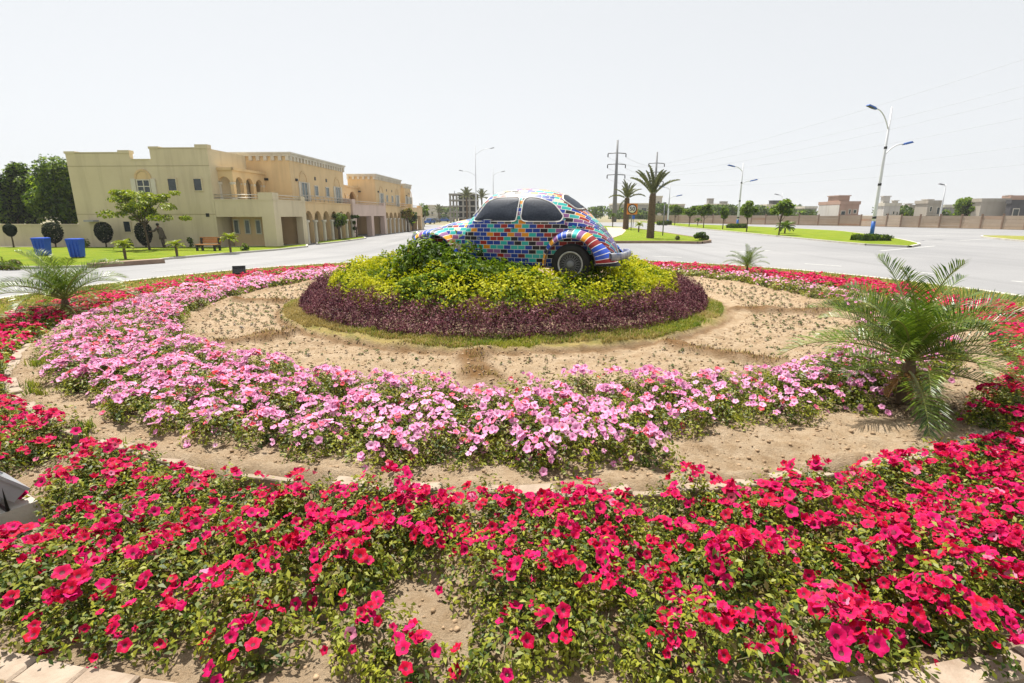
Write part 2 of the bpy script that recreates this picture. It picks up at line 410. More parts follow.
# left lawn in front of the villas
strip('lawn', apx((-420, 283), (-150, 275), (0, 268.5), (60, 268.2), (110, 266.5), (165, 259.6), (213, 255.5), (275, 250.5), (306, 247.2)),
      apx((-420, 247.9), (-150, 248.1), (0, 248.3), (60, 248.3), (110, 248.3), (165, 248.2), (213, 248.2), (275, 247.2), (306, 245.2)), .09, M['lawn'], 6, M['palekerb'], .11)
strip('lawn', apx((318, 244.6), (340, 242.2), (365, 238.8)), apx((318, 242.2), (340, 239.6), (362, 236.9)), .09, M['lawn'], 3, M['palekerb'], .11)
# island with the date palms
strip('lawn', apx((560, 245.5), (606, 243.3), (660, 243.2), (700, 243.8), (709, 242.5)), apx((560, 227), (606, 227.0), (630, 228.5), (662, 233.5), (707, 241.0)), .13, M['lawn'], 5, M['mudkerb'], .16)
# the long median strip on the right
strip('lawn', apx((640, 222.4), (690, 228.0), (746, 233.5), (790, 238.0), (840, 243.0), (880, 246.6), (908, 247.6), (917, 245.6)),
      apx((640, 221.6), (690, 224.6), (746, 226.8), (790, 228.8), (840, 231.6), (880, 236.8), (905, 241.5), (917, 244.6)), .10, M['lawn'], 5, M['palekerb'], .11)
# the corner verge at the right edge
strip('lawn', apx((983, 237.5), (1000, 239.5), (1060, 245), (1200, 262)), apx((983, 236.6), (1000, 236.6), (1060, 238), (1200, 244)), .10, M['drylawn'], 3, M['palekerb'], .11)
# path on the island
pp = MB(); a_ = apx((590, 242), (612, 240.4), (622, 236.5), (626, 232.0), (622, 228.8)); b_ = apx((590, 236), (600, 236.0), (606, 234.5), (608, 231.5), (606, 228.6))
pp.grid([[(p.x, p.y, G(p.x, p.y) + .172) for p in a_], [(p.x, p.y, G(p.x, p.y) + .172) for p in b_]])
tag(pp.build('path', solid("pink_paving", (.55, .44, .36), (.48, .38, .31), .8, .8)), kind='structure')
# low planter kerb at the left
def painted(pts, wd, name='road_marking', dz=.006):
    mb = MB(); pts = [Vector((p[0], p[1], 0)) for p in pts]
    L, Rr = [], []
    for i, p in enumerate(pts):
        d = (pts[min(i + 1, len(pts) - 1)] - pts[max(i - 1, 0)]).normalized(); s_ = Vector((d.y, -d.x, 0)) * wd / 2
        for lst, q in ((L, p - s_), (Rr, p + s_)): lst.append((q.x, q.y, G(q.x, q.y) + dz))
    mb.grid([L, Rr]); return tag(mb.build(name, M['roadpaint']), kind='structure')
for k in range(0, 360, 12):
    a0 = R(k); painted([(CX + 14.6 * math.cos(a0 + R(j)), CY + 14.6 * math.sin(a0 + R(j))) for j in range(0, 6)], .12)
painted([(CX + 11.25 * math.cos(R(j)), CY + 11.25 * math.sin(R(j))) for j in range(0, 361, 3)], .14)
for (p, q) in (((880, 251), (935, 246)), ((960, 240.5), (1000, 238.6)), ((925, 236.0), (945, 235.4)), ((730, 252.5), (770, 250.5))):
    a_, b_ = at(*p), at(*q); painted([a_.lerp(b_, t / 6) for t in range(7)], .14)

# ------------------------------------------------------------------ the roundabout: soil, bunds, kerbs
PROF = [(0, .62), (2.3, .60), (3.1, .36), (3.7, .17), (3.95, .13), (4.08, .11), (4.16, .045), (4.5, .04), (5.4, .045), (5.6, .06), (5.8, .05), (6.6, .045), (7.3, .03), (7.44, .03), (7.56, -.05), (8.3, -.05), (8.9, -.05), (9.05, -.06), (10.0, -.06), (10.86, -.03), (10.9, -.03)]
PR, PZ = np.array([p[0] for p in PROF]), np.array([p[1] for p in PROF])
def ang(px, py, z=.06):
    p = hit(px, py, z); return math.atan2(p.y - CY, p.x - CX)
BUND = [ang(492, 366), ang(268, 338), ang(715, 349), ang(752, 309), ang(262, 301), math.atan2(3.2, -4), math.atan2(3.4, 4.2), R(90)]
HX, HY = CX - .30, CY - .12          # the planted middle sits a little off the ring's centre
def rel(x, y):
    w_ = sm((5.6 - np.hypot(x - CX, y - CY)) / 1.2); cx, cy = CX + (HX - CX) * w_, CY + (HY - CY) * w_
    return np.hypot(x - cx, y - cy), np.arctan2(y - cy, x - cx)
def bundmask(r, a, x, y):
    r, a = rel(x, y)
    m = np.zeros_like(r)
    wob = (vnoise(x, y, 2.3, 5) - .5) * .12
    for b in BUND:
        d = np.abs((a - b + np.pi) % (2 * np.pi) - np.pi) * r + wob
        wd = .12 if b != BUND[0] else .19
        m = np.maximum(m, np.exp(-(d / wd) ** 4) * sm((r - 4.05) / .2) * sm((5.72 - r) / .2))
    return m
def Zr(x, y, detail=True):
    x = np.asarray(x, float); y = np.asarray(y, float)
    r, a = rel(x, y)
    z = np.interp(r, PR, PZ)
    bm = bundmask(r, a, x, y)
    z = z + bm * .085 + sm((r - 7.34) / .06) * sm((7.56 - r) / .04) * (.062 * vnoise(x, y, 1.9, 17) + .004) + .05 * np.exp(-((r - 5.68 - .05 * (vnoise(x, y, 1.5, 9) - .5)) / .10) ** 2)
    rough = sm((10.2 - r) / 1.) * 1.
    z = z + rough * ((vnoise(x, y, 3.1, 1) - .5) * .05 + (vnoise(x, y, 9., 2) - .5) * .036)
    if detail: z = z + rough * ((vnoise(x, y, 24., 3) - .5) * .022)
    return z
def zr(x, y): return float(Zr(np.array([x]), np.array([y]))[0])
rr = np.concatenate([np.arange(0, 4, .1), np.arange(4, 9.4, .035), np.arange(9.4, 10.9, .1), [10.9]]); aa = np.linspace(0, 2 * np.pi, 841)[:-1]
A2, R2 = np.meshgrid(aa, rr); X2 = CX + R2 * np.cos(A2); Y2 = CY + R2 * np.sin(A2); Z2 = Zr(X2, Y2)
V = np.stack([X2, Y2, Z2], -1).reshape(-1, 3); na = len(aa)
i0 = (np.arange(len(rr) - 1)[:, None] * na + np.arange(na)[None]).reshape(-1); i1 = (np.arange(len(rr) - 1)[:, None] * na + (np.arange(na)[None] + 1) % na).reshape(-1)
Q = np.stack([i0, i0 + na, i1 + na, i1], 1)
bed = obj_np('flower_bed_soil', V, Q, M['soil'], smooth=True); tag(bed, kind='structure')
at1 = bed.data.attributes.new('mud', 'FLOAT', 'POINT')
RR2, AA2 = rel(X2, Y2)
mudv = np.maximum(bundmask(R2, A2, X2, Y2) * 1.1, .9 * np.exp(-((RR2 - 4.16) / .06) ** 2)); mudv = np.maximum(mudv, .35 * np.exp(-((R2 - 5.68) / .12) ** 2))
at1.data.foreach_set('value', (mudv * (.55 + .45 * vnoise(X2, Y2, 6, 4))).ravel().astype(np.float32))
at2 = bed.data.attributes.new('turf', 'FLOAT', 'POINT')
tv = sm((R2 - 9.03) / .08) + sm((RR2 - 3.7) / .1) * sm((4.14 - RR2) / .1) * .8
at2.data.foreach_set('value', np.clip(tv, 0, 1).ravel().astype(np.float32))

def ringkerb(name, r0, wd, ztop, zbot, blen, m, jit, gap=.008, lost=0., dx=0.):
    mb = MB(); n = int(2 * math.pi * r0 / blen)
    for k in range(n):
        a = 2 * math.pi * k / n
        x, y = CX + dx + r0 * math.cos(a), CY + r0 * math.sin(a)
        if rnd.random() < lost: continue
        mx = Matrix.Translation((x, y, ztop + rnd.uniform(-jit, jit))) @ Matrix.Rotation(a + rnd.uniform(-.05, .05) * jit * 60, 4, 'Z') @ Matrix.Rotation(rnd.uniform(-1, 1) * jit * 4, 4, 'X') @ Matrix.Rotation(rnd.uniform(-1, 1) * jit * 5, 4, 'Y')
        w2, l2, b = wd / 2, blen / 2 - gap / 2, .008
        mb.box(-w2, w2, -l2, l2, zbot - ztop, -b, 0, mx); mb.box(-w2 + .0, w2, -l2, l2, -b, 0, 0, mx, taper=.1)
    return tag(mb.build(name, m), kind='structure')
ringkerb('kerb', 7.50, .10, .046, -.12, .235, M['kerbstone'], .018, lost=.10)
ringkerb('kerb', 8.93, .12, -.02, -.15, .235, M['kerbstone'], .008, dx=-.18)
ringkerb('kerb', 10.98, .16, -.005, -.30, .9, M['palekerb'], .002)

# turf blades: fringe round the hedge and the outer strip (nearest part), plus weeds on the path
def polar_pts(n, r0, r1, a0, a1, cx=CX, cy=CY):
    r = np.sqrt(rng.uniform(r0 * r0, r1 * r1, n)); a = rng.uniform(a0, a1, n)
    x, y = cx + r * np.cos(a), cy + r * np.sin(a); return np.stack([x, y, Zr(x, y)], 1)
P = polar_pts(42000, 3.66, 4.06, R(-205), R(25), HX, HY); k = vnoise(P[:, 0], P[:, 1], 1.3, 21) > -.2 + .55 * (np.hypot(P[:, 0] - HX, P[:, 1] - HY) > 3.95); P = P[k]
dry = vnoise(P[:, 0], P[:, 1], 1.1, 22) + rng.uniform(-.2, .2, len(P)) > .52
v, q = blades(P, .042, .008, lean=1.0)
tag(obj_np('grass', v, q, [M['blade'], M['strawblade']], np.concatenate([dry, dry]).astype(int)), kind='stuff')
P = polar_pts(150000, 4.1, 5.8, -math.pi, math.pi, HX, HY); r_, a_ = rel(P[:, 0], P[:, 1]); P = P[(bundmask(r_, a_, P[:, 0], P[:, 1]) * rng.uniform(0, 1, len(P)) * vnoise(P[:, 0], P[:, 1], 5, 61) > .30)]
v, q = blades(P, .035, .008, lean=1.3)
tag(obj_np('dry_grass', v, q, [M['strawblade'], M['mulch']], np.tile(rng.uniform(0, 1, len(P)) < .45, 2).astype(int)), kind='stuff')
P = polar_pts(60000, 9.05, 10.88, R(-112), R(-68)); r_, a_ = rel(P[:, 0], P[:, 1])
dry = vnoise(P[:, 0], P[:, 1], 2., 23) + rng.uniform(-.3, .3, len(P)) > .45 + .25 * sm((P[:, 0] - .5) / 1.)
v, q = blades(P, .05, .007, lean=1.1)
tag(obj_np('grass', v, q, [M['blade'], M['strawblade']], np.concatenate([dry, dry]).astype(int)), kind='stuff')
P = polar_pts(50000, 9.05, 10.88, R(-68), R(248)); dry = rng.uniform(0, 1, len(P)) > .6
v, q = blades(P, .05, .02, lean=.9)
tag(obj_np('grass', v, q, [M['blade'], M['strawblade']], np.concatenate([dry, dry]).astype(int)), kind='stuff')
PW = []
for (px, py, n, s_) in ((45, 363, 260, .16), (36, 395, 90, .09), (78, 432, 120, .10), (33, 385, 60, .08), (115, 447, 60, .07), (95, 452, 60, .08), (660, 326, 300, .25), (690, 325, 250, .22)):
    p = hit(px, py, .05); xy = rng.normal(size=(n, 2)) * s_ * .5 + np.array([p.x, p.y]); PW.append(np.stack([xy[:, 0], xy[:, 1], Zr(xy[:, 0], xy[:, 1])], 1))
P = np.concatenate(PW); v, q = blades(P, .07, .009, lean=.9)
tag(obj_np('weeds', v, q, M['blade']), kind='stuff')

# ------------------------------------------------------------------ clods and seedlings in the dry bed
def clods(n, r0, r1, s0, s1):
    P = polar_pts(n, r0, r1, 0, 2 * np.pi); Vs, Qs = [], []
    base = np.array([(-1, -1, -1), (1, -1, -1), (1, 1, -1), (-1, 1, -1), (-1, -1, 1), (1, -1, 1), (1, 1, 1), (-1, 1, 1)], float) * .5
    fq = np.array([(0, 3, 2, 1), (4, 5, 6, 7), (0, 1, 5, 4), (1, 2, 6, 5), (2, 3, 7, 6), (3, 0, 4, 7)])
    s = np.exp(rng.uniform(np.log(s0), np.log(s1), n))
    B = base[None] * s[:, None, None] * rng.uniform(.5, 1.2, (n, 8, 1)) * np.array([1, 1, .7]); az = rng.uniform(0, 6.28, n); c_, s_ = np.cos(az)[:, None], np.sin(az)[:, None]
    B = np.stack([B[:, :, 0] * c_ - B[:, :, 1] * s_, B[:, :, 0] * s_ + B[:, :, 1] * c_, B[:, :, 2]], -1) + P[:, None] + np.array([0, 0, .003])
    return B.reshape(-1, 3), (np.arange(n)[:, None, None] * 8 + fq[None]).reshape(-1, 4)
v1, q1 = clods(20000, 4.2, 7.45, .005, .030); v2, q2 = clods(9000, 7.6, 8.8, .008, .028)
Vv, Qq, Mm = joinq([(v1, q1, 0), (v2, q2, 0)])
tag(obj_np('soil_crumbs', Vv, Qq, M['clod']), kind='stuff')
def seedling_mesh(k):
    r = np.random.default_rng(k); n = 7
    P = np.stack([r.normal(size=n) * .012, r.normal(size=n) * .012, r.uniform(.008, .04, n)], 1)
    N = P * np.array([1, 1, .2]) + np.array([0, 0, .015]); v, q = leaves(P, N, .034, .4, r=r)
    m2 = 4; P2 = np.stack([r.normal(size=m2) * .02, r.normal(size=m2) * .02, np.full(m2, .008)], 1)
    v2, q2 = leaves(P2, np.tile([0, 0, 1.], (m2, 1)) + r.normal(size=(m2, 3)) * .4, .035, .5, r=r)
    V, Q, Mi = joinq([(v, q, 0 if k % 4 else 1), (v2, q2, 1)])
    return npmesh('seedling', V, Q, [M['deep'], M['mulch']], Mi)
sdm = [seedling_mesh(k) for k in range(8)]
spots = []
for row in np.arange(4.42, 5.56, .155):
    n = int(2 * math.pi * row / .185)
    for k in range(n):
        a = 2 * math.pi * (k + (.5 if int(row * 100) % 2 else 0)) / n + rnd.gauss(0, .012); r0 = row + rnd.gauss(0, .04)
        x, y = CX + r0 * math.cos(a), CY + r0 * math.sin(a)
        if bundmask(np.array([r0]), np.array([a]), np.array([x]), np.array([y]))[0] > .2 or rnd.random() < .12: continue
        if (y > 13 and abs(x) < 2.5): continue
        spots.append((math.hypot(x, y), x, y))
spots.sort()
for i, (d, x, y) in enumerate(spots[:300]):
    o = bpy.data.objects.new('seedling', sdm[rnd.randrange(8)]); o.location = (x, y, zr(x, y)); o.rotation_euler = (0, 0, rnd.uniform(0, 6.28)); s_ = rnd.choice((.35, .5, .6, .75, 1.0)); o.scale = (s_, s_, s_)
    put(o); tag(o, 'tiny withered seedling planted in a row in the dry sandy bed', 'seedling', 'seedlings in the dry sandy bed')
parts = []
for d, x, y in spots[300:]:
    me = sdm[rnd.randrange(8)]; n = len(me.vertices); v = np.empty(n * 3, np.float32); me.vertices.foreach_get('co', v); v = v.reshape(-1, 3) + np.array([x, y, zr(x, y)])
    q = np.arange(n).reshape(-1, 4); parts.append((v, q, np.array([p.material_index for p in me.polygons])))
Vv, Qq, Mm = joinq(parts); tag(obj_np('far_seedlings', Vv, Qq, [M['deep'], M['mulch']], Mm), kind='stuff')

# ------------------------------------------------------------------ petunias
def flower_mesh(name, k, mats, seg=20):
    r = random.Random(k); V = [(0, 0, -.012)]; Fq = []; mi = []
    rings = [(.010, -.008, 0), (.020, .0, .06), (.033, .003, .13)]
    ph = r.uniform(0, 6)
    for (rad, z, lob) in rings:
        for j in range(seg):
            a = 2 * math.pi * j / seg; l_ = 1 + lob * math.cos(5 * a + ph); ru = .0035 * (rad / .033) ** 2 * math.sin(9 * a + ph * 2) + .003 * (rad / .033) ** 2 * r.uniform(-1, 1)
            V.append((rad * l_ * math.cos(a), rad * l_ * math.sin(a), z + ru - .006 * (rad / .033) ** 3 * r.uniform(.2, 1)))
    for j in range(seg):
        j2 = (j + 1) % seg
        Fq.append((0, 1 + j, 1 + j2, 1 + j2)); mi.append(1)
    F3 = [(0, 1 + j, 1 + (j + 1) % seg) for j in range(seg)]; F4 = []
    for t in range(2):
        for j in range(seg):
            j2 = (j + 1) % seg; F4.append((1 + t * seg + j, 1 + (t + 1) * seg + j, 1 + (t + 1) * seg + j2, 1 + t * seg + j2))
    me = bpy.data.meshes.new(name); me.from_pydata(V, [], F3 + F4)
    for m in mats: me.materials.append(m)
    me.polygons.foreach_set('material_index', [1] * len(F3) + [0] * len(F4)); me.polygons.foreach_set('use_smooth', [True] * (len(F3) + len(F4)))
    return me
def foliage(k, rad, hgt, n, lsz, dry=.08, stems=14):
    r = np.random.default_rng(100 + k)
    u = r.normal(size=(n, 3)); u[:, 2] = np.abs(u[:, 2]) * .9; u = nrm(u)
    lump = 1 + .22 * np.sin(u[:, 0] * 4 + k) + .22 * np.cos(u[:, 1] * 5 + 2 * k)
    d = r.uniform(.35, 1, n) ** .55 * lump
    P = u * d[:, None] * np.array([rad, rad, hgt]); P[:, 2] = np.maximum(P[:, 2], .01)
    N = u * .7 + np.array([0, 0, .8]) + r.normal(size=(n, 3)) * .5
    v, q = leaves(P, N, lsz, .44, .3, r); mi = (r.uniform(0, 1, n) < dry).astype(int)
    Ps = []
    for s_ in range(stems):
        e = u[s_] * np.array([rad, rad, hgt]) * .95; w_ = np.cross(e, [0, 0, 1.]); w_ = w_ / max(np.linalg.norm(w_), 1e-6) * .002
        m_ = e * .5 + np.array([0, 0, -.02 * rad]); Ps.append(np.array([-w_, w_, m_ + w_, m_ - w_])); Ps.append(np.array([m_ - w_, m_ + w_, e + w_ * .6, e - w_ * .6]))
    sv = np.concatenate(Ps); sq = np.arange(len(sv)).reshape(-1, 4)
    return joinq([(v, q, mi), (sv, sq, 2)])
LM = [M['petleaf'], M['petleafdry'], M['stem']]
RADS = [(.23, .22), (.20, .19), (.25, .24), (.21, .17)]
fol = [npmesh('petunia', *foliage(k, RADS[k % 4][0], RADS[k % 4][1], 620, .033)[:2], LM, foliage(k, RADS[k % 4][0], RADS[k % 4][1], 620, .033)[2]) for k in range(8)]
def shaped(me, fn):
    for v in me.vertices: v.co = Vector(fn(*v.co))
    me.update(); return me
def funnel(x, y, z): r = math.hypot(x, y); return (x * .72, y * .72, z + 14 * r * r)
def wilt(x, y, z): return (x * .55 + .006 * math.sin(200 * y), y * .62 + .005 * math.sin(230 * x), z - 9 * (x * x + y * y) + .006 * math.sin(260 * x + 1))
def kinds(k0, mats):
    out = [flower_mesh('flower', k0 + k, mats) for k in range(6)]
    out += [shaped(flower_mesh('flower', k0 + 6, mats), funnel), shaped(flower_mesh('flower', k0 + 7, mats), wilt)]
    return out
redf = kinds(10, [M['redpetal'], M['redthroat']])
pinkf = kinds(30, [M['pinkpetal'], M['pinkthroat']])

def scatter(r0f, r1f, spacing, keep):
    cand = []; n = int(math.pi * 80 / (spacing * spacing) * 3)
    grid_ = {}
    for _ in range(n * 4):
        a = rnd.uniform(-math.pi, math.pi); r = math.sqrt(rnd.uniform(5.5 ** 2, 8.9 ** 2))
        if not (r0f(a) < r < r1f(a)): continue
        x, y = CX + r * math.cos(a), CY + r * math.sin(a)
        if not keep(x, y, r, a): continue
        gk = (int(x // spacing), int(y // spacing)); ok = True
        for i in (-1, 0, 1):
            for j in (-1, 0, 1):
                for (qx, qy) in grid_.get((gk[0] + i, gk[1] + j), ()):
                    if (qx - x) ** 2 + (qy - y) ** 2 < spacing ** 2: ok = False; break
        if ok: grid_.setdefault(gk, []).append((x, y)); cand.append((x, y))
    return cand
def inview(x, y, mg=1.4):
    return y > .2 and abs(x) < y * 1.02 + mg
bare = [(hit(432, 585, -.02), .30), (hit(415, 605, -.02), .16), (hit(455, 570, -.02), .16), (hit(455, 645, -.02), .15), (hit(468, 612, -.02), .17), (hit(55, 462, -.02), .22), (hit(20, 485, -.02), .3), (hit(90, 440, -.02), .18), (hit(8, 512, -.02), .26), (hit(25, 530, -.02), .24), (hit(130, 655, -.02), .12), (hit(300, 640, -.02), .13)]
def keep_red(x, y, r, a):
    if not inview(x, y): return False
    for p, d in bare:
        if math.hypot(x - p.x, y - p.y) < d * .60 + .075: return False
    if math.hypot(x - PALM_R.x, y - PALM_R.y) < .35: return False
    if math.hypot(x - PALM_L.x, y - PALM_L.y) < .25: return False
    return vnoise(np.array([x]), np.array([y]), 1.6, 31)[0] > .07
def keep_pink(x, y, r, a):
    if not inview(x, y): return False
    if math.hypot(x - PALM_R.x, y - PALM_R.y) < .34 or math.hypot(x - PALM_L.x, y - PALM_L.y) < .25: return False
    if x > 3.0 and y > 7.5 and rnd.random() < .45: return False
    lo = .16 if x < 1 else .33
    return vnoise(np.array([x]), np.array([y]), 1.3, 33)[0] > lo
PALM_R, PALM_L, PALM_F = hit(902, 405, .03), hit(68, 317, .03), hit(746, 279, .0)
def red_in(a): return 7.62 if not (-R(62) < a < R(0)) else 7.36
red_pts = scatter(red_in, lambda a: 8.74, .188, keep_red)
def pink_out(a): return 7.12 if math.cos(a) < .12 else 6.72
pink_pts = scatter(lambda a: 5.86, pink_out, .215, keep_pink)
def mature(kind, pts, fmesh, petal, throat, nfl, zone_label):
    pts = sorted(pts, key=lambda p: math.hypot(p[0], p[1]))
    nfar = []
    for i, (x, y) in enumerate(pts):
        d = math.hypot(x, y); z = zr(x, y) - .005
        fi = rnd.randrange(8); rad, hg = RADS[fi % 4]; sc = rnd.uniform(.86, 1.16) * (.95 if kind == 'red' else .97)
        nf = nfl(x, y); rz = rnd.uniform(0, 6.28)
        fl = []
        lump = [(rnd.uniform(0, 6.28), rnd.uniform(.1, .9)) for _ in range(3)]
        for _ in range(nf):
            la, lr = lump[rnd.randrange(3)]
            az = la + rnd.gauss(0, .75); rr_ = min(1, abs(lr + rnd.gauss(0, .25))); el = math.acos(min(1, rr_))
            lp = Vector((math.cos(az) * rr_ * rad, math.sin(az) * rr_ * rad, math.sin(el) * hg * .92 + .03 + rnd.uniform(-.01, .03)))
            nr = Vector((math.cos(az) * rr_ * .8 + rnd.gauss(0, .42), math.sin(az) * rr_ * .8 + rnd.gauss(0, .42), .85))
            tw = Vector((-x, -y, 1.2 * d)).normalized() * .75     # blooms turn a little out from the bed
            nr = (nr + tw * rnd.uniform(0, 1)).normalized()
            fl.append((lp, nr, rnd.uniform(.58, 1.12) * (.86 if kind == 'pink' else .88)))
        if i < 300:
            o = bpy.data.objects.new(kind + '_petunia', None); o.empty_display_size = .1; put(bpy.data.objects.new('foliage', fol[fi]), o); o.location = (x, y, z); o.rotation_euler = (rnd.uniform(-.1, .1), rnd.uniform(-.1, .1), rz); o.scale = (sc, sc, sc * rnd.uniform(.85, 1.15)); put(o)
            tag(o, zone_label(x, y), 'petunia', kind + ' petunias in the flower beds')
            inv = Matrix.Rotation(-rz, 3, 'Z')
            for lp, nr, fs in fl:
                c = bpy.data.objects.new('flower', fmesh[rnd.randrange(8)]); c.location = inv @ lp; c.rotation_mode = 'QUATERNION'
                c.rotation_quaternion = (inv @ nr).to_track_quat('Z', 'Y'); c.scale = (fs, fs, fs); put(c, o)
        else:
            nfar.append((x, y, z, fi, sc, fl))
    if not nfar: return
    parts = []; n = 110
    for (x, y, z, fi, sc, fl) in nfar:
        rad, hg = RADS[fi % 4]; u = rng.normal(size=(n, 3)); u[:, 2] = np.abs(u[:, 2]); u = nrm(u)
        P = u * (rng.uniform(.4, 1, n) ** .5)[:, None] * np.array([rad, rad, hg]) * sc + np.array([x, y, z])
        v, q = leaves(P, u + np.array([0, 0, .5]) + rng.normal(size=(n, 3)) * .5, .06, .55)
        parts.append((v, q, (rng.uniform(0, 1, n) < (.3 if x > 3 and y > 8 else .1)).astype(int)))
        k = len(fl)
        if k:
            P = np.array([lp * sc for lp, _, _ in fl]) + np.array([x, y, z]); N = np.array([nr for _, nr, _ in fl]); s_ = np.array([fs for _, _, fs in fl]) * .032
            T = nrm(np.cross(N, rng.normal(size=(k, 3)))); B = np.cross(N, T)
            ring = []
            for j in range(8):
                t = 2 * math.pi * j / 8; ring.append(P + (T * math.cos(t) + B * math.sin(t)) * (s_ * (1 + .12 * (j % 2)))[:, None] - N * (.006 * (j % 2)))
            Vv = np.stack(ring + [P - N * .008], 1).reshape(-1, 3); b = np.arange(k)[:, None] * 9
            q = np.concatenate([b + np.array([8, j, j + 1, (j + 2) % 8]) for j in (0, 2, 4, 6)])
            parts.append((Vv, q, 2))
    Vv, Qq, Mm = joinq(parts)
    tag(obj_np('distant_' + kind + '_petunias', Vv, Qq, [M['petleaf'], M['petleafdry'], petal], Mm), kind='stuff')
def red_label(x, y):
    if x < -3.2: return 'red petunia plant at the left end of the front bed'
    if x < 0: return 'red petunia plant left of the bare patch in the front bed'
    if x < 2.2: return 'crimson petunia plant right of the bare patch in the front bed'
    return 'crimson petunia plant right of the small date palm'
def pink_label(x, y):
    if x < -2.6: return 'pale pink petunia plant in the left curve of the inner ring'
    if x < 1.2: return 'pale pink petunia plant in front of the dry sandy bed'
    return 'pink and salmon petunia plant near the small date palm'
def nred(x, y):
    base = 20 if x < 0 else 25
    if x > 1.5: base = 31
    d = vnoise(np.array([x]), np.array([y]), 1.2, 41)[0]
    if y < 2.25 and x < .6: base *= .75
    return max(1, int(base * (.35 + 1.1 * d) + rnd.gauss(0, 1.5)))
def npink(x, y):
    d = vnoise(np.array([x]), np.array([y]), 1.0, 43)[0]; b = 41
    if x > 3 and y > 7: b = 8
    elif x > 1.5: b = 20
    return max(2, int(b * (.45 + .9 * d) + rnd.gauss(0, 2)))
mature('red', red_pts, redf, M['redpetal'], M['redthroat'], nred, red_label)
mature('pink', pink_pts, pinkf, M['pinkpetal'], M['pinkthroat'], npink, pink_label)
print('PETUNIAS', len(red_pts), len(pink_pts))

# ------------------------------------------------------------------ planting in the middle
def ringcloud(n, r0, r1, hf, a0, a1, lsz, asp, zoff=0., up=.5, shell=.55, want_t=False):
    """leaf cloud over a hedge of ring shape; hf(r, a, x, y) gives its height"""
    r = np.sqrt(rng.uniform(r0 * r0, r1 * r1, n)); a = rng.uniform(a0, a1, n)
    x, y = HX + r * np.cos(a), HY + r * np.sin(a); h = hf(r, a, x, y)
    t = rng.uniform(0, 1, n) ** shell
    z = Zr(x, y, False) + np.maximum(h, .01) * t + zoff
    N = np.stack([np.cos(a) * (r - (r0 + r1) / 2) * 2, np.sin(a) * (r - (r0 + r1) / 2) * 2, np.full(n, up)], 1) + rng.normal(size=(n, 3)) * .55
    P = np.stack([x, y, z], 1); k = h > .03; v, q = leaves(P[k], N[k], lsz, asp)
    return (v, q, t[k]) if want_t else (v, q)
def twigs(P0, P1, wd):
    d = nrm(P1 - P0); s_ = nrm(np.cross(d, rng.normal(size=d.shape))) * wd
    return np.stack([P0 - s_, P0 + s_, P1 + s_ * .5, P1 - s_ * .5], 1).reshape(-1, 3), np.arange(4 * len(P0)).reshape(-1, 4)
def hpurple(r, a, x, y):
    e = np.clip((r - 3.05) / .77, 0, 1); dome = np.clip(1 - np.abs(e * 2 - 1) ** 3.2, 0, 1) ** .6
    return dome * (.26 + .14 * (vnoise(x, y, 2.6, 51) - .5) + .22 * (vnoise(x, y, 9, 52) - .5))
v1, q1 = ringcloud(80000, 3.05, 3.80, hpurple, -math.pi, math.pi, .038, .45, shell=.8)
n = 4000; r_ = rng.uniform(3.05, 3.85, n); a_ = rng.uniform(-math.pi, math.pi, n); x_, y_ = HX + r_ * np.cos(a_), HY + r_ * np.sin(a_); z_ = Zr(x_, y_, False)
P0 = np.stack([x_, y_, z_], 1); P1 = P0 + np.stack([rng.normal(size=n) * .06, rng.normal(size=n) * .06, hpurple(r_, a_, x_, y_) + rng.uniform(-.04, .05, n)], 1)
v2, q2 = twigs(P0, P1, .003)
Vv, Qq, Mm = joinq([(v1, q1, (rng.uniform(0, 1, len(q1)) < .30).astype(int)), (v2, q2, 0)])
hedge = empty('hedge', (CX, CY, .15), 'dark purple leaved low hedge ringing the painted car', 'hedge')
o = obj_np('foliage', Vv - np.array([CX, CY, .15]), Qq, [M['purple'], M['purple2']], Mm, hedge)

def hyellow(r, a, x, y):
    e = np.clip((r - 2.15) / 1.21, 0, 1); dome = np.clip(1 - np.abs(e * 2 - 1) ** 4, 0, 1) ** .6
    lump = vnoise(x, y, 2.1, 55)
    return dome * (.33 + .05 * sm((.2 - x) / 1.) + .22 * (lump - .5) + .22 * (vnoise(x, y, 5, 56) - .5))
v1, q1, tt = ringcloud(42000, 2.15, 3.36, hyellow, -math.pi, math.pi, .052, .6, shell=.55, up=.9, want_t=True)
hedge = empty('hedge', (HX, HY, .4), 'bright yellow green clipped hedge under the painted car', 'hedge')
mi_ = (tt + (vnoise(v1[::4, 0], v1[::4, 1], 2.4, 58) - .5) * .9 + rng.uniform(-.2, .2, len(q1)) < .66).astype(int)
obj_np('foliage', v1 - np.array([HX, HY, .4]), q1, [M['yellow'], M['midgreen']], mi_, hedge)

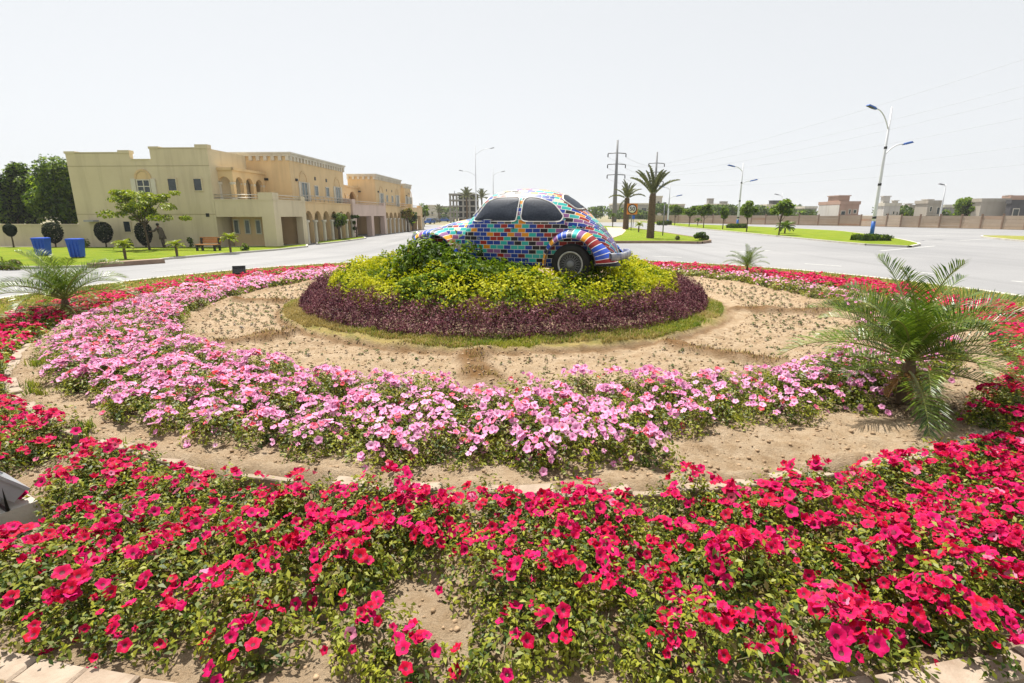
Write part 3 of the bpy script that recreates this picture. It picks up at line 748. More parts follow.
def bush(name, label, cat, p, rx, ry, h, n, lsz, mats, mix=.3, group=None, stems=12, asp=.55, seed=0, spiky=0., lumps=None, parts=True):
    """a shrub: stems and a lumpy leaf cloud standing at p"""
    r = np.random.default_rng(500 + seed)
    e = empty(name, p, label, cat, group)
    nl = lumps or 9; lc = nrm(r.normal(size=(nl, 3)) * np.array([1, 1, .7]) + np.array([0, 0, .35])); lc = lc * r.uniform(.45, .75, (nl, 1)); ls = r.uniform(.28, .46, nl)
    k = r.integers(0, nl, n); u = nrm(r.normal(size=(n, 3))); rad = ls[k] * r.uniform(.45, 1, n) ** .5
    P = lc[k] + u * rad[:, None]; P[:, 2] = (P[:, 2] + .35) / 1.35
    P = P * np.array([rx, ry, h]); P = P[P[:, 2] > .01]; n = len(P)
    if spiky: P[:, 2] += r.exponential(spiky, n) * (P[:, 2] > h * .6)
    N = P / np.array([rx, ry, h]) + np.array([0, 0, .2]) + r.normal(size=(n, 3)) * .5
    v, q = leaves(P, N, lsz, asp, r=r)
    obj_np('foliage', v, q, mats, (r.uniform(0, 1, n) < mix).astype(int), e)
    mb = MB()
    for j in range(stems):
        t = Vector(P[r.integers(0, n)]) * .85; b = Vector((t.x * .15, t.y * .15, -.02))
        mb.tube([b, b.lerp(t, .5) + Vector((0, 0, h * .05)), t], [h * .018, h * .012, h * .006], 5)
    if stems: mb.build('stem', M['bark'], e)
    return e

# ------------------------------------------------------------------ the painted car
CPH = R(21); CAR = Vector((.9, 8.15, .63))            # ground point of the near rear wheel's outer face
cf = Vector((-math.cos(CPH), math.sin(CPH), 0)); cl = Vector((math.sin(CPH), math.cos(CPH), 0))   # forward, away from us
# local axes: X = back (from the front axle), Y = away from the camera, Z up
corig = CAR + cf * 2.4 + cl * .75
CM = Matrix(((-cf.x, cl.x, 0, corig.x), (-cf.y, cl.y, 0, corig.y), (0, 0, 1, corig.z), (0, 0, 0, 1)))
def carpaint(name, bw, rh, mort, palette, seed=0.):
    m, n, l, b, o = newmat(name)
    uv = n.new("ShaderNodeUVMap"); uv.uv_map = "UVMap"
    br = n.new("ShaderNodeTexBrick"); l.new(uv.outputs[0], br.inputs['Vector'])
    br.inputs['Color1'].default_value = (0, 0, 0, 1); br.inputs['Color2'].default_value = (1, 1, 1, 1); br.inputs['Mortar'].default_value = (0, 0, 0, 1)
    br.inputs['Scale'].default_value = 1; br.inputs['Mortar Size'].default_value = mort; br.inputs['Brick Width'].default_value = bw; br.inputs['Row Height'].default_value = rh
    br.inputs['Mortar Smooth'].default_value = 0.; br.inputs['Bias'].default_value = seed
    cr = n.new("ShaderNodeValToRGB"); cr.color_ramp.interpolation = 'CONSTANT'; el = cr.color_ramp.elements
    while len(el) < len(palette): el.new(.5)
    for i, c in enumerate(palette): el[i].position = i / len(palette); el[i].color = rgba(c)
    l.new(br.outputs['Color'], cr.inputs[0])
    c = mixc(n, l, cr.outputs[0], (.70, .68, .63), br.outputs['Fac'])
    dirt = ramp(n, l, noise(n, l, 6, 5), .5, .8)
    f2 = n.new("ShaderNodeMath"); f2.operation = 'MULTIPLY'; l.new(dirt, f2.inputs[0]); f2.inputs[1].default_value = .12
    c = mixc(n, l, c, (.45, .38, .3), f2.outputs[0])
    l.new(c, b.inputs['Base Color']); b.inputs['Roughness'].default_value = .5; b.inputs['Specular IOR Level'].default_value = .3
    return m
BLU, RED, ORA, TUR, BLK, MAU, MAR, GRN, GRY = (.012, .065, .33), (.36, .03, .015), (.66, .29, .015), (.03, .42, .39), (.006, .007, .016), (.28, .12, .28), (.16, .008, .012), (.01, .14, .10), (.09, .10, .12)
M['brickpaint'] = carpaint('painted_bricks', .122, .067, .0034, [BLU, RED, TUR, BLK, BLU, ORA, TUR, BLU, BLK, TUR, BLU, MAR, BLU, MAU, TUR, BLU])
M['roofpaint'] = carpaint('painted_roof', .14, .075, .0045, [TUR, BLU, (.5, .42, .2), RED, BLU, (.6, .55, .45), MAU, ORA, BLK, TUR, BLU, GRY])
M['stripepaint'] = carpaint('painted_stripes', .085, .75, .0055, [(.74, .36, .02), (.03, .46, .42), BLK, (.30, .02, .02), (.74, .36, .02), (.01, .26, .18), (.02, .10, .5), (.5, .05, .02), MAU, GRY, (.03, .46, .42), (.02, .10, .5)])
def interp(x, pts):
    return float(np.interp(x, [p[0] for p in pts], [p[1] for p in pts]))
def smoothpts(pts, k=3):
    for _ in range(k):
        out = [pts[0]]
        for a, b in zip(pts, pts[1:]): out += [(a[0] * .75 + b[0] * .25, a[1] * .75 + b[1] * .25), (a[0] * .25 + b[0] * .75, a[1] * .25 + b[1] * .75)]
        pts = out + [pts[-1]]
    return pts
TOPL = smoothpts([(-.60, .42), (-.595, .60), (-.52, .72), (-.30, .84), (0, .93), (.30, .99), (.50, 1.02), (.56, 1.05), (.86, 1.40), (.98, 1.46), (1.45, 1.505), (1.85, 1.475), (2.15, 1.37), (2.45, 1.14), (2.72, .90), (2.93, .64), (3.03, .42), (3.04, .34)], 2)
WB = smoothpts([(-.62, .22), (-.5, .33), (-.25, .43), (.1, .53), (.45, .655), (.72, .70), (1.3, .725), (1.8, .72), (2.2, .665), (2.6, .565), (2.9, .43), (3.05, .30)], 2)
ZB = [(-.62, .38), (-.3, .3), (.4, .24), (2.1, .24), (2.6, .3), (3.05, .34)]
def ztop(x): return interp(x, TOPL)
def z0f(x): return min(.62, ztop(x) - .16) if ztop(x) < 1.05 else .60
def Wid(x, z):
    zt, z0 = ztop(x), z0f(x); w_ = interp(x, WB)
    n_ = 2.2 if zt < 1.05 else 2.5
    if z <= z0: return w_ * (1 - .05 * ((z0 - z) / .4) ** 2)
    t = min(1., (z - z0) / max(zt - z0, .01)); return w_ * (1 - t ** n_) ** (1 / n_)
car = empty('painted_car', (0, 0, 0), 'old rounded beetle shaped car painted all over in multicoloured bricks and stripes', 'car'); car.matrix_world = CM
def uvset(o, uvs):
    me = o.data; lay = me.uv_layers.new(name="UVMap")
    idx = np.empty(len(me.loops), np.int32); me.loops.foreach_get('vertex_index', idx); lay.data.foreach_set('uv', np.asarray(uvs, np.float32)[idx].ravel())
# body shell
stx = np.concatenate([np.linspace(-.6, .48, 26), np.linspace(.5, 1.1, 40), np.linspace(1.12, 2.2, 44), np.linspace(2.24, 3.03, 30)])
body = MB(); rows = []; uv = []; nt_ = 40
for x in stx:
    zt, z0, zb = ztop(x), z0f(x), interp(x, ZB); w_ = interp(x, WB); n_ = 2.2 if zt < 1.05 else 2.5
    half = [(Wid(x, zb) * .96, zb)] + [(Wid(x, zb + (z0 - zb) * j / 5), zb + (z0 - zb) * j / 5) for j in range(1, 6)]
    for j in range(1, nt_ // 2 + 1):
        th_ = math.pi / 2 * j / (nt_ // 2); half.append((w_ * math.cos(th_) ** (2 / n_) if j < nt_ // 2 else 0., z0 + (zt - z0) * math.sin(th_) ** (2 / n_)))
    full = [(-y, z) for y, z in half] + [(y, z) for y, z in half[-2::-1]]
    rows.append([(x, y, z) for y, z in full]); d = 0; us = []
    for j, (y, z) in enumerate(full):
        if j: d += math.hypot(y - full[j - 1][0], z - full[j - 1][1])
        us.append(d)
    mid = us[len(half) - 1]
    uv += [(x, (zb + u) if j < len(half) else (zb + us[-1] - u)) for j, u in enumerate(us)]
body.grid(rows)
nc = len(rows[0]); kf = 0
for i in range(len(stx) - 1):
    for j in range(nc - 1):
        x, z = stx[i], rows[i][j][2]
        body.m[kf] = 1 if (z > 1.36 or x < .55 or (x > 2.0 and z > 1.0) or (x > 2.25 and z > .88)) else 0; kf += 1
bo = body.build('body', [M['brickpaint'], M['roofpaint']], car); uvset(bo, uv)
# floor pan so that one cannot look through the car
fp = MB(); fp.grid([[(x, -Wid(x, .3) * .95, interp(x, ZB) + .004), (x, Wid(x, .3) * .95, interp(x, ZB) + .004)] for x in np.linspace(-.55, 3.0, 20)]); fp.build('floor_pan', M['black'], car)
def patch(outline, off, side, th=.006):
    """fan/grid fill of an (x,z) outline lying on the body side"""
    cx = sum(p[0] for p in outline) / len(outline); cz = sum(p[1] for p in outline) / len(outline)
    P = []
    for t in (0, .25, .5, .75, .92, 1.):
        P.append([(cx + (x - cx) * t, side * (Wid(cx + (x - cx) * t, cz + (z - cz) * t) + (off if t < 1 else off - .006)), cz + (z - cz) * t) for x, z in outline])
    mb = MB(); mb.grid(P, closed=True); return mb
def rounded(pts, r=.07, k=5):
    out = []; n = len(pts)
    for i in range(n):
        a, b, c = Vector(pts[i - 1]), Vector(pts[i]), Vector(pts[(i + 1) % n]); u = (a - b); v = (c - b)
        r_ = min(r, u.length * .45, v.length * .45); p0 = b + u.normalized() * r_; p1 = b + v.normalized() * r_
        for j in range(k + 1):
            t = j / k; q = p0 * (1 - t) ** 2 + b * 2 * t * (1 - t) + p1 * t * t; out.append((q.x, q.y))
    return out
WIN1 = rounded([(.69, .965), (1.49, .965), (1.49, 1.345), (1.06, 1.34), (.90, 1.27)], .06)
WIN2 = rounded([(1.56, .965), (2.20, .965), (2.24, 1.04), (2.06, 1.24), (1.80, 1.335), (1.56, 1.345)], .10)
M['carglass'] = solid('painted_over_glass', (.03, .04, .06), (.075, .09, .12), .5, 45, spec=.2)
for side in (-1, 1):
    for wn in (WIN1, WIN2):
        g = patch(wn, .016, side).build('side_window', M['carglass'], car)
        ring = [Vector((x, side * (Wid(x, z) + .012), z)) for x, z in wn]; t = MB(); t.tube(ring + [ring[0]], .011, 6, caps=False); t.build('window_trim', M['white'], g)
def topsurf(x, y):
    zt, z0 = ztop(x), z0f(x); w_ = interp(x, WB); n_ = 2.2 if zt < 1.05 else 2.5
    return z0 + (zt - z0) * (1 - min(1., abs(y) / w_) ** n_) ** (1 / n_)
def endglass(name, x0, x1, hw0, hw1, off):
    P = []
    for i in range(9):
        t = i / 8; x = x0 + (x1 - x0) * t; hw = (hw0 + (hw1 - hw0) * t) * (1 - .5 * abs(2 * t - 1) ** 6)
        P.append([(x + off[0], hw * s_, topsurf(x, hw * s_) + off[1]) for s_ in np.linspace(-1, 1, 13)])
    mb = MB(); mb.grid(P); g = mb.build(name, M['carglass'], car)
    ring = [Vector(p) for p in P[0]] + [Vector(r_[-1]) for r_ in P[1:]] + [Vector(p) for p in P[-1][::-1][1:]] + [Vector(r_[0]) for r_ in P[::-1][1:]]
    t = MB(); t.tube(ring, .012, 6, caps=False); t.build('window_trim', M['white'], g)
endglass('windscreen', .60, .86, .50, .47, (-.008, .008)); endglass('rear_window', 2.10, 2.42, .36, .33, (.008, .008))
# fenders
M['stripelip'] = solid('fender_edge', (.10, .12, .2), (.2, .12, .1), .5, 9)
def fender(name, ax, contour, lip_r, lat0, lat1, side):
    """contour: outer side-view outline in (dx, z) around the axle at z .315"""
    ct = smoothpts(contour, 3); n = len(ct); P = []; uvp = []
    d = [0]
    for a, b in zip(ct, ct[1:]): d.append(d[-1] + math.hypot(a[0] - b[0], a[1] - b[1]))
    for i, (cx, cz) in enumerate(ct):
        t = i / (n - 1); dx, dz = cx, cz - .315; L = math.hypot(dx, dz); lr = min(lip_r, L - .03)
        lip = (dx / L * lr, .315 + dz / L * lr); row = []
        row.append((ax + lip[0], side * (lat1 - .07), lip[1]))
        for j in range(9):
            f = math.pi / 2 * j / 8; s_, c_ = math.sin(f) ** .8, math.cos(f) ** .8
            row.append((ax + lip[0] + (cx - lip[0]) * s_, side * (lat0 + (lat1 - lat0) * c_), lip[1] + (cz - lip[1]) * s_))
        P.append(row); uvp += [(d[i] * .9, .02 + .3 * k / 10) for k in range(10)]
    mb = MB(); mb.grid(P); o = mb.build(name, M['stripepaint'], car); uvset(o, uvp)
    rim_ = MB(); rim_.tube([Vector(r_[1]) for r_ in P], .007, 6); rim_.build('fender_lip', M['stripelip'], o)
    return o
REARF = [(-.50, .26), (-.48, .45), (-.40, .66), (-.22, .83), (.05, .87), (.27, .78), (.47, .60), (.64, .42), (.74, .30)]
FRONTF = [(-.63, .40), (-.60, .58), (-.46, .74), (-.22, .835), (.05, .83), (.27, .70), (.40, .50), (.50, .32), (.55, .25)]
for side in (-1, 1):
    fender('rear_fender', 2.4, REARF, .405, .42, .775, side); fo = fender('front_fender', 0., FRONTF, .425, .38, .765, side)
    hl = MB(); mx = Matrix.Translation((-.47, side * .56, .70)) @ Matrix.Rotation(R(-75), 4, 'Y')
    hl.lathe([(0, .03), (.05, .028), (.085, .012), (.09, 0), (.10, -.01), (.105, -.05), (.10, -.12)], 20, 0, mx); h_ = hl.build('headlight', M['lampglass'], car)
    rb = MB(); rb.box(.46, 1.95, min(side * .60, side * .765), max(side * .60, side * .765), .245, .285); rb.build('running_board', M['black'], car)
M['tyre'] = solid('tyre_rubber', (.022, .022, .022), (.035, .034, .032), .85, 8)
M['rim'] = solid('painted_rim', (.55, .55, .53), (.40, .40, .39), .4, 12, metal=.3)
def wheel(ax, side):
    mx = Matrix.Translation((ax, side * .655, .315)) @ Matrix.Rotation(R(90) * (1 if side < 0 else -1), 4, 'X')
    ty = MB(); ty.lathe([(.19, -.075), (.22, -.088), (.28, -.088), (.305, -.07), (.315, -.04), (.318, 0), (.315, .04), (.305, .07), (.28, .086), (.235, .088), (.205, .078), (.195, .05), (.19, -.075)], 40, 0, mx)
    t = ty.build('wheel', M['tyre'], car)
    rm = MB(); rm.lathe([(.205, .074), (.20, .084), (.19, .084), (.178, .070)], 36, 0, mx); rm.lathe([(.178, .070), (.165, .02), (.10, .01), (.0, .02)], 36, 1, mx); r_ = rm.build('rim', [M['rim'], M['darkgrey']], t)
    sp = MB()
    for k in range(40):
        a = 2 * math.pi * k / 40; b_ = a + (.35 if k % 2 else -.35)
        sp.tube([mx @ Vector((.065 * math.cos(a), .065 * math.sin(a), .072)), mx @ Vector((.178 * math.cos(b_), .178 * math.sin(b_), .064))], .0042, 4, caps=False)
    sp.lathe([(.062, .065), (.058, .09), (.03, .1), (0, .1)], 18, 0, mx)
    sp.build('wire_hubcap', M['steel'], t)
    bk = MB(); bk.lathe([(.0, -.02), (.195, -.02)], 30, 0, mx); bk.build('brake_drum', M['black'], t)
    well = MB(); well.lathe([(.0, -.13), (.37, -.13), (.372, .02)], 26, 0, mx); 
    return t
for side in (-1, 1):
    for ax in (0., 2.4): wheel(ax, side)
ax_ = MB()
for x in (0., 2.4): ax_.tube([(x, -.6, .315), (x, .6, .315)], .05, 8)
ax_.build('axle', M['black'], car)
wl = MB()
for x in (0., 2.4): wl.box(x - .36, x + .36, -.52, .52, .28, .60)
wl.build('wheel_well', M['black'], car)
def bumper(name, xb, sgn):
    mb = MB(); P = []
    for k in range(25):
        y = -.66 + 1.32 * k / 24; e = abs(y) / .66; x = xb - sgn * (.10 * e ** 3 + .06 * max(0, e - .85) / .15)
        P.append([(x + sgn * ox, y, .44 + oz) for ox, oz in ((0, -.06), (.025, -.045), (.03, 0), (.025, .045), (0, .06), (-.012, .05), (-.012, -.05))])
    mb.grid(P, closed=True); return mb.build(name, M['bumperwhite'], car)
M['bumperwhite'] = solid('bumper_paint', (.48, .48, .47), (.03, .08, .25), .4, 9)
bumper('rear_bumper', 3.16, 1); bumper('front_bumper', -.74, -1)
hb = MB()
for y in (-.35, .35):
    hb.tube([(2.95, y, .42), (3.15, y, .43)], .02, 6); hb.tube([(-.73, y, .43), (-.5, y, .42)], .02, 6)
hb.build('bumper_bracket', M['black'], car)
M['bumperpaint'] = carpaint('painted_bumper', .10, .2, .008, [BLU, TUR, RED, BLU, ORA])
dh = MB()
for side in (-1, 1): dh.tube([(1.33, side * (Wid(1.33, .86) + .005), .86), (1.34, side * (Wid(1.36, .86) + .035), .86), (1.44, side * (Wid(1.42, .86) + .035), .86), (1.45, side * (Wid(1.45, .86) + .005), .86)], .011, 6)
dh.build('door_handle', M['steel'], car)
eg = MB(); eg.tube([(2.35, 0, 1.24), (2.45, 0, 1.16)], .012, 6); eg.build('lid_handle', M['steel'], car)

# shrubs in front of the car
def bp(px, py, z): return hit(px, py, z)
def onbed(x, y): return Vector((x, y, zr(x, y) - .02))
bush('shrub', 'tall bright green leafy shrub growing up over the front wheel of the painted car', 'shrub', onbed(-1.20, 8.55), .80, .45, .74, 5200, .085, [M['midgreen'], M['deep']], .30, seed=1, spiky=.04, lumps=16)
bush('shrub', 'sprawling green shrub hiding the lower door of the painted car', 'shrub', onbed(-.45, 8.10), .85, .50, .62, 5600, .075, [M['midgreen'], M['deep']], .3, seed=2, spiky=.02, lumps=16)
bush('shrub', 'low green shrub between the painted car door and the yellow hedge', 'shrub', onbed(.20, 7.85), .50, .4, .40, 2400, .065, [M['midgreen'], M['yellow']], .35, seed=3, lumps=10)
bush('shrub', 'outermost green shrub at the nose of the painted car', 'shrub', onbed(-1.75, 8.95), .55, .5, .52, 2600, .08, [M['midgreen'], M['deep']], .35, seed=4, lumps=12)
bush('shrub', 'leafy green shrub below the tall shrub at the left of the car', 'shrub', onbed(-1.15, 7.85), .75, .45, .45, 3600, .075, [M['midgreen'], M['yellow']], .25, seed=6, lumps=14)
bush('shrub', 'small dark green shrub under the rear bumper of the painted car', 'shrub', onbed(1.66, 8.45), .28, .3, .26, 1000, .045, [M['deep'], M['midgreen']], .3, seed=5)
for i, (px, py, rx, h, lb) in enumerate(((362, 292, .36, .34, 'pale variegated shrub at the left end of the yellow hedge'), (425, 306, .42, .28, 'pale variegated shrub below the tall green shrub'), (477, 309, .30, .22, 'small pale variegated shrub in the gap of the purple hedge'), (545, 309, .42, .26, 'pale variegated shrub in front of the rear wheel'),
                                        (612, 302, .36, .24, 'pale variegated shrub right of the rear wheel'), (650, 288, .36, .30, 'pale variegated shrub at the right end of the yellow hedge'))):
    p = hit(px, py, .30); bush('pale_shrub', lb, 'shrub', onbed(p.x, p.y), rx, rx * .8, h, 1500, .042, [M['pale'], M['yellow']], .25, 'pale shrubs along the yellow hedge', seed=10 + i)

# ------------------------------------------------------------------ feathery date palms in the flower bed
def frond_mesh(L, el, seed, npair=46, ll=.29, wd=.0095, mats=None, droop=1.5, vee=.5):
    r = random.Random(seed); mb = MB(); pts = []; p = Vector((0, 0, 0)); n = 22; e = el
    for i in range(n + 1):
        pts.append(p.copy()); e -= droop / n * (.35 + 1.1 * i / n); p = p + Vector((math.cos(e), 0, math.sin(e))) * (L / n)
    mb.tube(pts, [.011 * (1 - .85 * i / n) * L for i in range(n + 1)], 5, 1, caps=False)
    for k in range(npair):
        t = .16 + .83 * k / (npair - 1); fi = t * n; i = min(int(fi), n - 1); q = pts[i].lerp(pts[i + 1], fi - i); d = (pts[i + 1] - pts[i]).normalized()
        upv = Vector((-d.z, 0, d.x)); ln = ll * (math.sin(math.pi * min(1, .12 + t * .86)) ** .6) * r.uniform(.85, 1.1)
        for s_ in (-1, 1):
            sw = .55 + .5 * t + r.uniform(-.12, .12)
            dr = (Vector((0, s_, 0)) * math.cos(sw) + d * math.sin(sw) + upv * (vee + r.uniform(-.15, .15))).normalized()
            tip = q + dr * ln + Vector((0, 0, -.20 * ln)); mid = q + dr * ln * .55 + Vector((0, 0, -.02 * ln)); wv = dr.cross(upv).normalized().cross(dr) * .2 + d * 1.
            wv = (wv - dr * wv.dot(dr)).normalized() * wd * .5
            b = len(mb.v); mb.v += [tuple(q - wv * .6), tuple(q + wv * .6), tuple(mid + wv), tuple(mid - wv), tuple(tip + wv * .12), tuple(tip - wv * .12)]
            mb.f += [(b, b + 1, b + 2, b + 3), (b + 3, b + 2, b + 4, b + 5)]; mb.m += [0, 0]; mb.smooth += [False, False]
    me = bpy.data.meshes.new('frond'); me.from_pydata(mb.v, [], mb.f)
    for m in mats or [M['frond'], M['rachis']]: me.materials.append(m)
    me.polygons.foreach_set('material_index', mb.m); me.update(); return me
ELS = [78, 66, 54, 40, 24, 6, -20]
FR = [frond_mesh(1.1, R(e), 60 + i, droop=d) for i, (e, d) in enumerate(zip(ELS, (1.0, 1.2, 1.3, 1.35, 1.3, 1.1, .7)))]
DEADF = frond_mesh(.5, R(-30), 90, 20, .12, .014, [M['deadfrond'], M['deadfrond']], .8)
def small_palm(p, label, s_, counts, th=.34, seed=0, group='small date palms in the flower bed', tr=.055):
    r = random.Random(seed); e = empty('date_palm', p, label, 'palm', group)
    tk = MB(); prof = []
    for i in range(13):
        t = i / 12; prof.append((tr * s_ * (1.05 - .1 * t + .16 * math.sin(math.pi * t) + (.10 if i % 2 else 0)), -.03 + th * t))
    tk.lathe(prof, 14); tk.lathe([(tr * s_ * 1.0, th - .03), (tr * s_ * .5, th + .03), (0, th + .05)], 14); t_ = tk.build('trunk', M['palmbark'], e)
    for i, c in enumerate(counts):
        for k in range(c):
            o = bpy.data.objects.new('frond', FR[i]); o.location = (0, 0, th - .02 + .05 * (6 - i) / 6 - (.08 if i > 4 else 0)); o.rotation_euler = (r.uniform(-.12, .12), r.uniform(-.1, .1), 2 * math.pi * (k + r.uniform(-.3, .3)) / c + i * .9)
            q = s_ * r.uniform(.85, 1.12); o.scale = (q, q, q); put(o, e)
    for k in range(9):
        o = bpy.data.objects.new('dead_frond', DEADF); o.location = (0, 0, th * .8); o.rotation_euler = (0, r.uniform(-.2, .5), 2 * math.pi * k / 9 + r.uniform(-.2, .2)); o.scale = (s_ * .7,) * 3; put(o, e)
    return e
small_palm(Vector((PALM_R.x, PALM_R.y, zr(PALM_R.x, PALM_R.y))), 'large dark green date palm at the right among red petunias', .88, (4, 8, 10, 10, 8, 4, 1), .40, 1)
small_palm(Vector((PALM_L.x, PALM_L.y, zr(PALM_L.x, PALM_L.y))), 'light green date palm at the left in front of the blue bins', .95, (2, 4, 6, 7, 6, 4, 2), .36, 2)
small_palm(Vector((PALM_F.x, PALM_F.y, zr(PALM_F.x, PALM_F.y))), 'smallest date palm on the far side of the ring beside the road', .55, (3, 4, 5, 4, 4, 2, 0), .28, 3)
# ring of dry mulch at the right palm
n = 900; a_ = rng.uniform(0, 6.28, n); r_ = rng.uniform(.1, .42, n) ** 1; x_, y_ = PALM_R.x + .02 + r_ * np.cos(a_), PALM_R.y - .12 + r_ * np.sin(a_) * .7
v, q = leaves(np.stack([x_, y_, Zr(x_, y_) + .012], 1), np.tile([0, 0, 1.], (n, 1)) + rng.normal(size=(n, 3)) * .4, .03, .3)
tag(obj_np('dry_mulch', v, q, M['mulch']), kind='stuff')

# ------------------------------------------------------------------ floodlights
def floodlight(p, rz, s_, tilt, label, group=None, block=True):
    e = empty('floodlight', p, label, 'floodlight', None, rz)
    z0 = 0
    if block:
        b = MB(); b.box(-.20 * s_, .20 * s_, -.14 * s_, .16 * s_, -.05, .10 * s_, taper=.06); b.build('concrete_base', M['concrete'], e); z0 = .10 * s_
    T = Matrix.Translation((0, 0, z0 + .15 * s_)) @ Matrix.Rotation(tilt, 4, 'X')
    h = MB(); h.box(-.17 * s_, .17 * s_, -.115 * s_, .115 * s_, -.05 * s_, .03 * s_, 0, T); h.box(-.12 * s_, .12 * s_, -.08 * s_, .08 * s_, -.10 * s_, -.05 * s_, 0, T)
    ho = h.build('housing', M['grey'] if block else M['darkgrey'], e)
    fr = MB()
    for (a, b_, c_, d) in ((-.18, .18, -.125, -.10), (-.18, .18, .10, .125), (-.18, -.155, -.10, .10), (.155, .18, -.10, .10)): fr.box(a * s_, b_ * s_, c_ * s_, d * s_, .028 * s_, .045 * s_, 0, T)
    fr.build('frame', M['grey'] if block else M['black'], e)
    g = MB(); g.box(-.154 * s_, .154 * s_, -.099 * s_, .099 * s_, .032 * s_, .036 * s_, 0, T); g.build('lens', M['lampglass'] if block else M['black'], e)
    br = MB(); br.tube([T @ Vector((-.185 * s_, 0, 0)), Vector((-.185 * s_, 0, z0)), Vector((.185 * s_, 0, z0)), T @ Vector((.185 * s_, 0, 0))], .010 * s_, 6); br.build('bracket', M['black'], e)
    if not block:
        st = MB(); st.tube([(0, 0, -.22), (0, 0, .10 * s_)], .015, 8); st.build('stake', M['black'], e)
    return e
p = hit(14, 520, -.04); floodlight(Vector((p.x - .06, p.y - .02, zr(p.x, p.y) + .02)), R(150), 1.0, R(50), 'large grey floodlight on a concrete block among the red petunias at the left edge')
p = hit(240, 277, .05); floodlight(Vector((p.x, p.y, zr(p.x, p.y) + .17)), R(20), .9, R(60), 'small black floodlight behind the far pink petunias by the road', block=False)

# ------------------------------------------------------------------ the row of villas on the left street
ZG = -.70
Yb = hit(213, 248, ZG).y; kx = Yb / ray(272, 192).y; Xp = ray(272, 192).x * kx
SA = math.atan(.0467)
VM = Matrix.Translation((Xp, Yb, ZG)) @ Matrix.Rotation(-SA, 4, 'Z')      # local: X = right (t = -X), Y = along the street, Z up
class VB(MB):
    """boxes given as t (left of the porch line), s (along the street), z"""
    def b(s, t0, t1, s0, s1, z0, z1, mi=0): return s.box(-max(t0, t1), -min(t0, t1), s0, s1, z0, z1, mi)
def wallpanel(mb, axis, fixed, thick, u0, u1, z0, z1, holes, mi=0, seg=14):
    """wall slab in the plane axis = fixed, with rectangular or arched holes (u0,u1,z0,z1,arched); holes must not overlap in u"""
    def bx(a, b, c, d):
        if b - a < 1e-4 or d - c < 1e-4: return
        if axis == 's': mb.b(a, b, fixed, fixed + thick, c, d, mi)
        else: mb.b(fixed, fixed + thick, a, b, c, d, mi)
    u = u0
    for (a, b, c, d, arch) in sorted(holes):
        bx(u, a, z0, z1); bx(a, b, z0, c)
        if arch:
            r = (b - a) / 2; zc = d - r
            for k in range(seg):
                p, q = a + (b - a) * k / seg, a + (b - a) * (k + 1) / seg; m_ = (p + q) / 2 - (a + b) / 2
                bx(p, q, zc + math.sqrt(max(0, r * r - m_ * m_)), z1)
        else: bx(a, b, d, z1)
        u = b
    bx(u, u1, z0, z1)
def column(mb, t, s, z0, z1, r=.13):
    mb.lathe([(r * 1.5, z0), (r * 1.5, z0 + .12), (r * 1.1, z0 + .14), (r, z0 + .25), (r * .88, z1 - .22), (r * 1.2, z1 - .18), (r * 1.6, z1 - .12), (r * 1.6, z1)], 12, 0, Matrix.Translation((-t, s, 0)))
def vwin(parent, axis, fixed, u0, u1, z0, z1, out, glass='curtain', frame='trim', mull=1, name='window'):
    """recess-less framed window standing a little proud of plane axis=fixed (out = +-1 towards the outside)"""
    fr = VB(); w_ = .07
    def bx(mb, a, b, c, d, p, q):
        p, q = fixed + out * p, fixed + out * q
        if axis == 's': mb.b(a, b, min(p, q), max(p, q), c, d)
        else: mb.b(min(p, q), max(p, q), a, b, c, d)
    for (a, b, c, d) in ((u0, u1, z0, z0 + w_), (u0, u1, z1 - w_, z1), (u0, u0 + w_, z0 + w_, z1 - w_), (u1 - w_, u1, z0 + w_, z1 - w_)): bx(fr, a, b, c, d, .0, .07)
    for j in range(mull):
        um = u0 + (u1 - u0) * (j + 1) / (mull + 1); bx(fr, um - .03, um + .03, z0 + w_, z1 - w_, .0, .06)
    f = fr.build(name, M[frame], parent)
    g = VB(); bx(g, u0 + w_ * .8, u1 - w_ * .8, z0 + w_ * .8, z1 - w_ * .8, .004, .03); g.build('pane', M[glass], f)
    return f
def rails(mb, pts, zs, r=.03, posts=None):
    for z in zs: mb.tube([(-t, s, z) for t, s in pts], r, 6)
def dentils(mb, axis, fixed, u0, u1, z, out, step=.62, w_=.26, h=.34, d=.16):
    n = int((u1 - u0) / step)
    for k in range(n + 1):
        u = u0 + .1 + k * (u1 - u0 - .2) / max(n, 1); p, q = fixed, fixed + out * d
        if axis == 's': mb.b(u - w_ / 2, u + w_ / 2, min(p, q), max(p, q), z, z + h)
        else: mb.b(min(p, q), max(p, q), u - w_ / 2, u + w_ / 2, z, z + h)
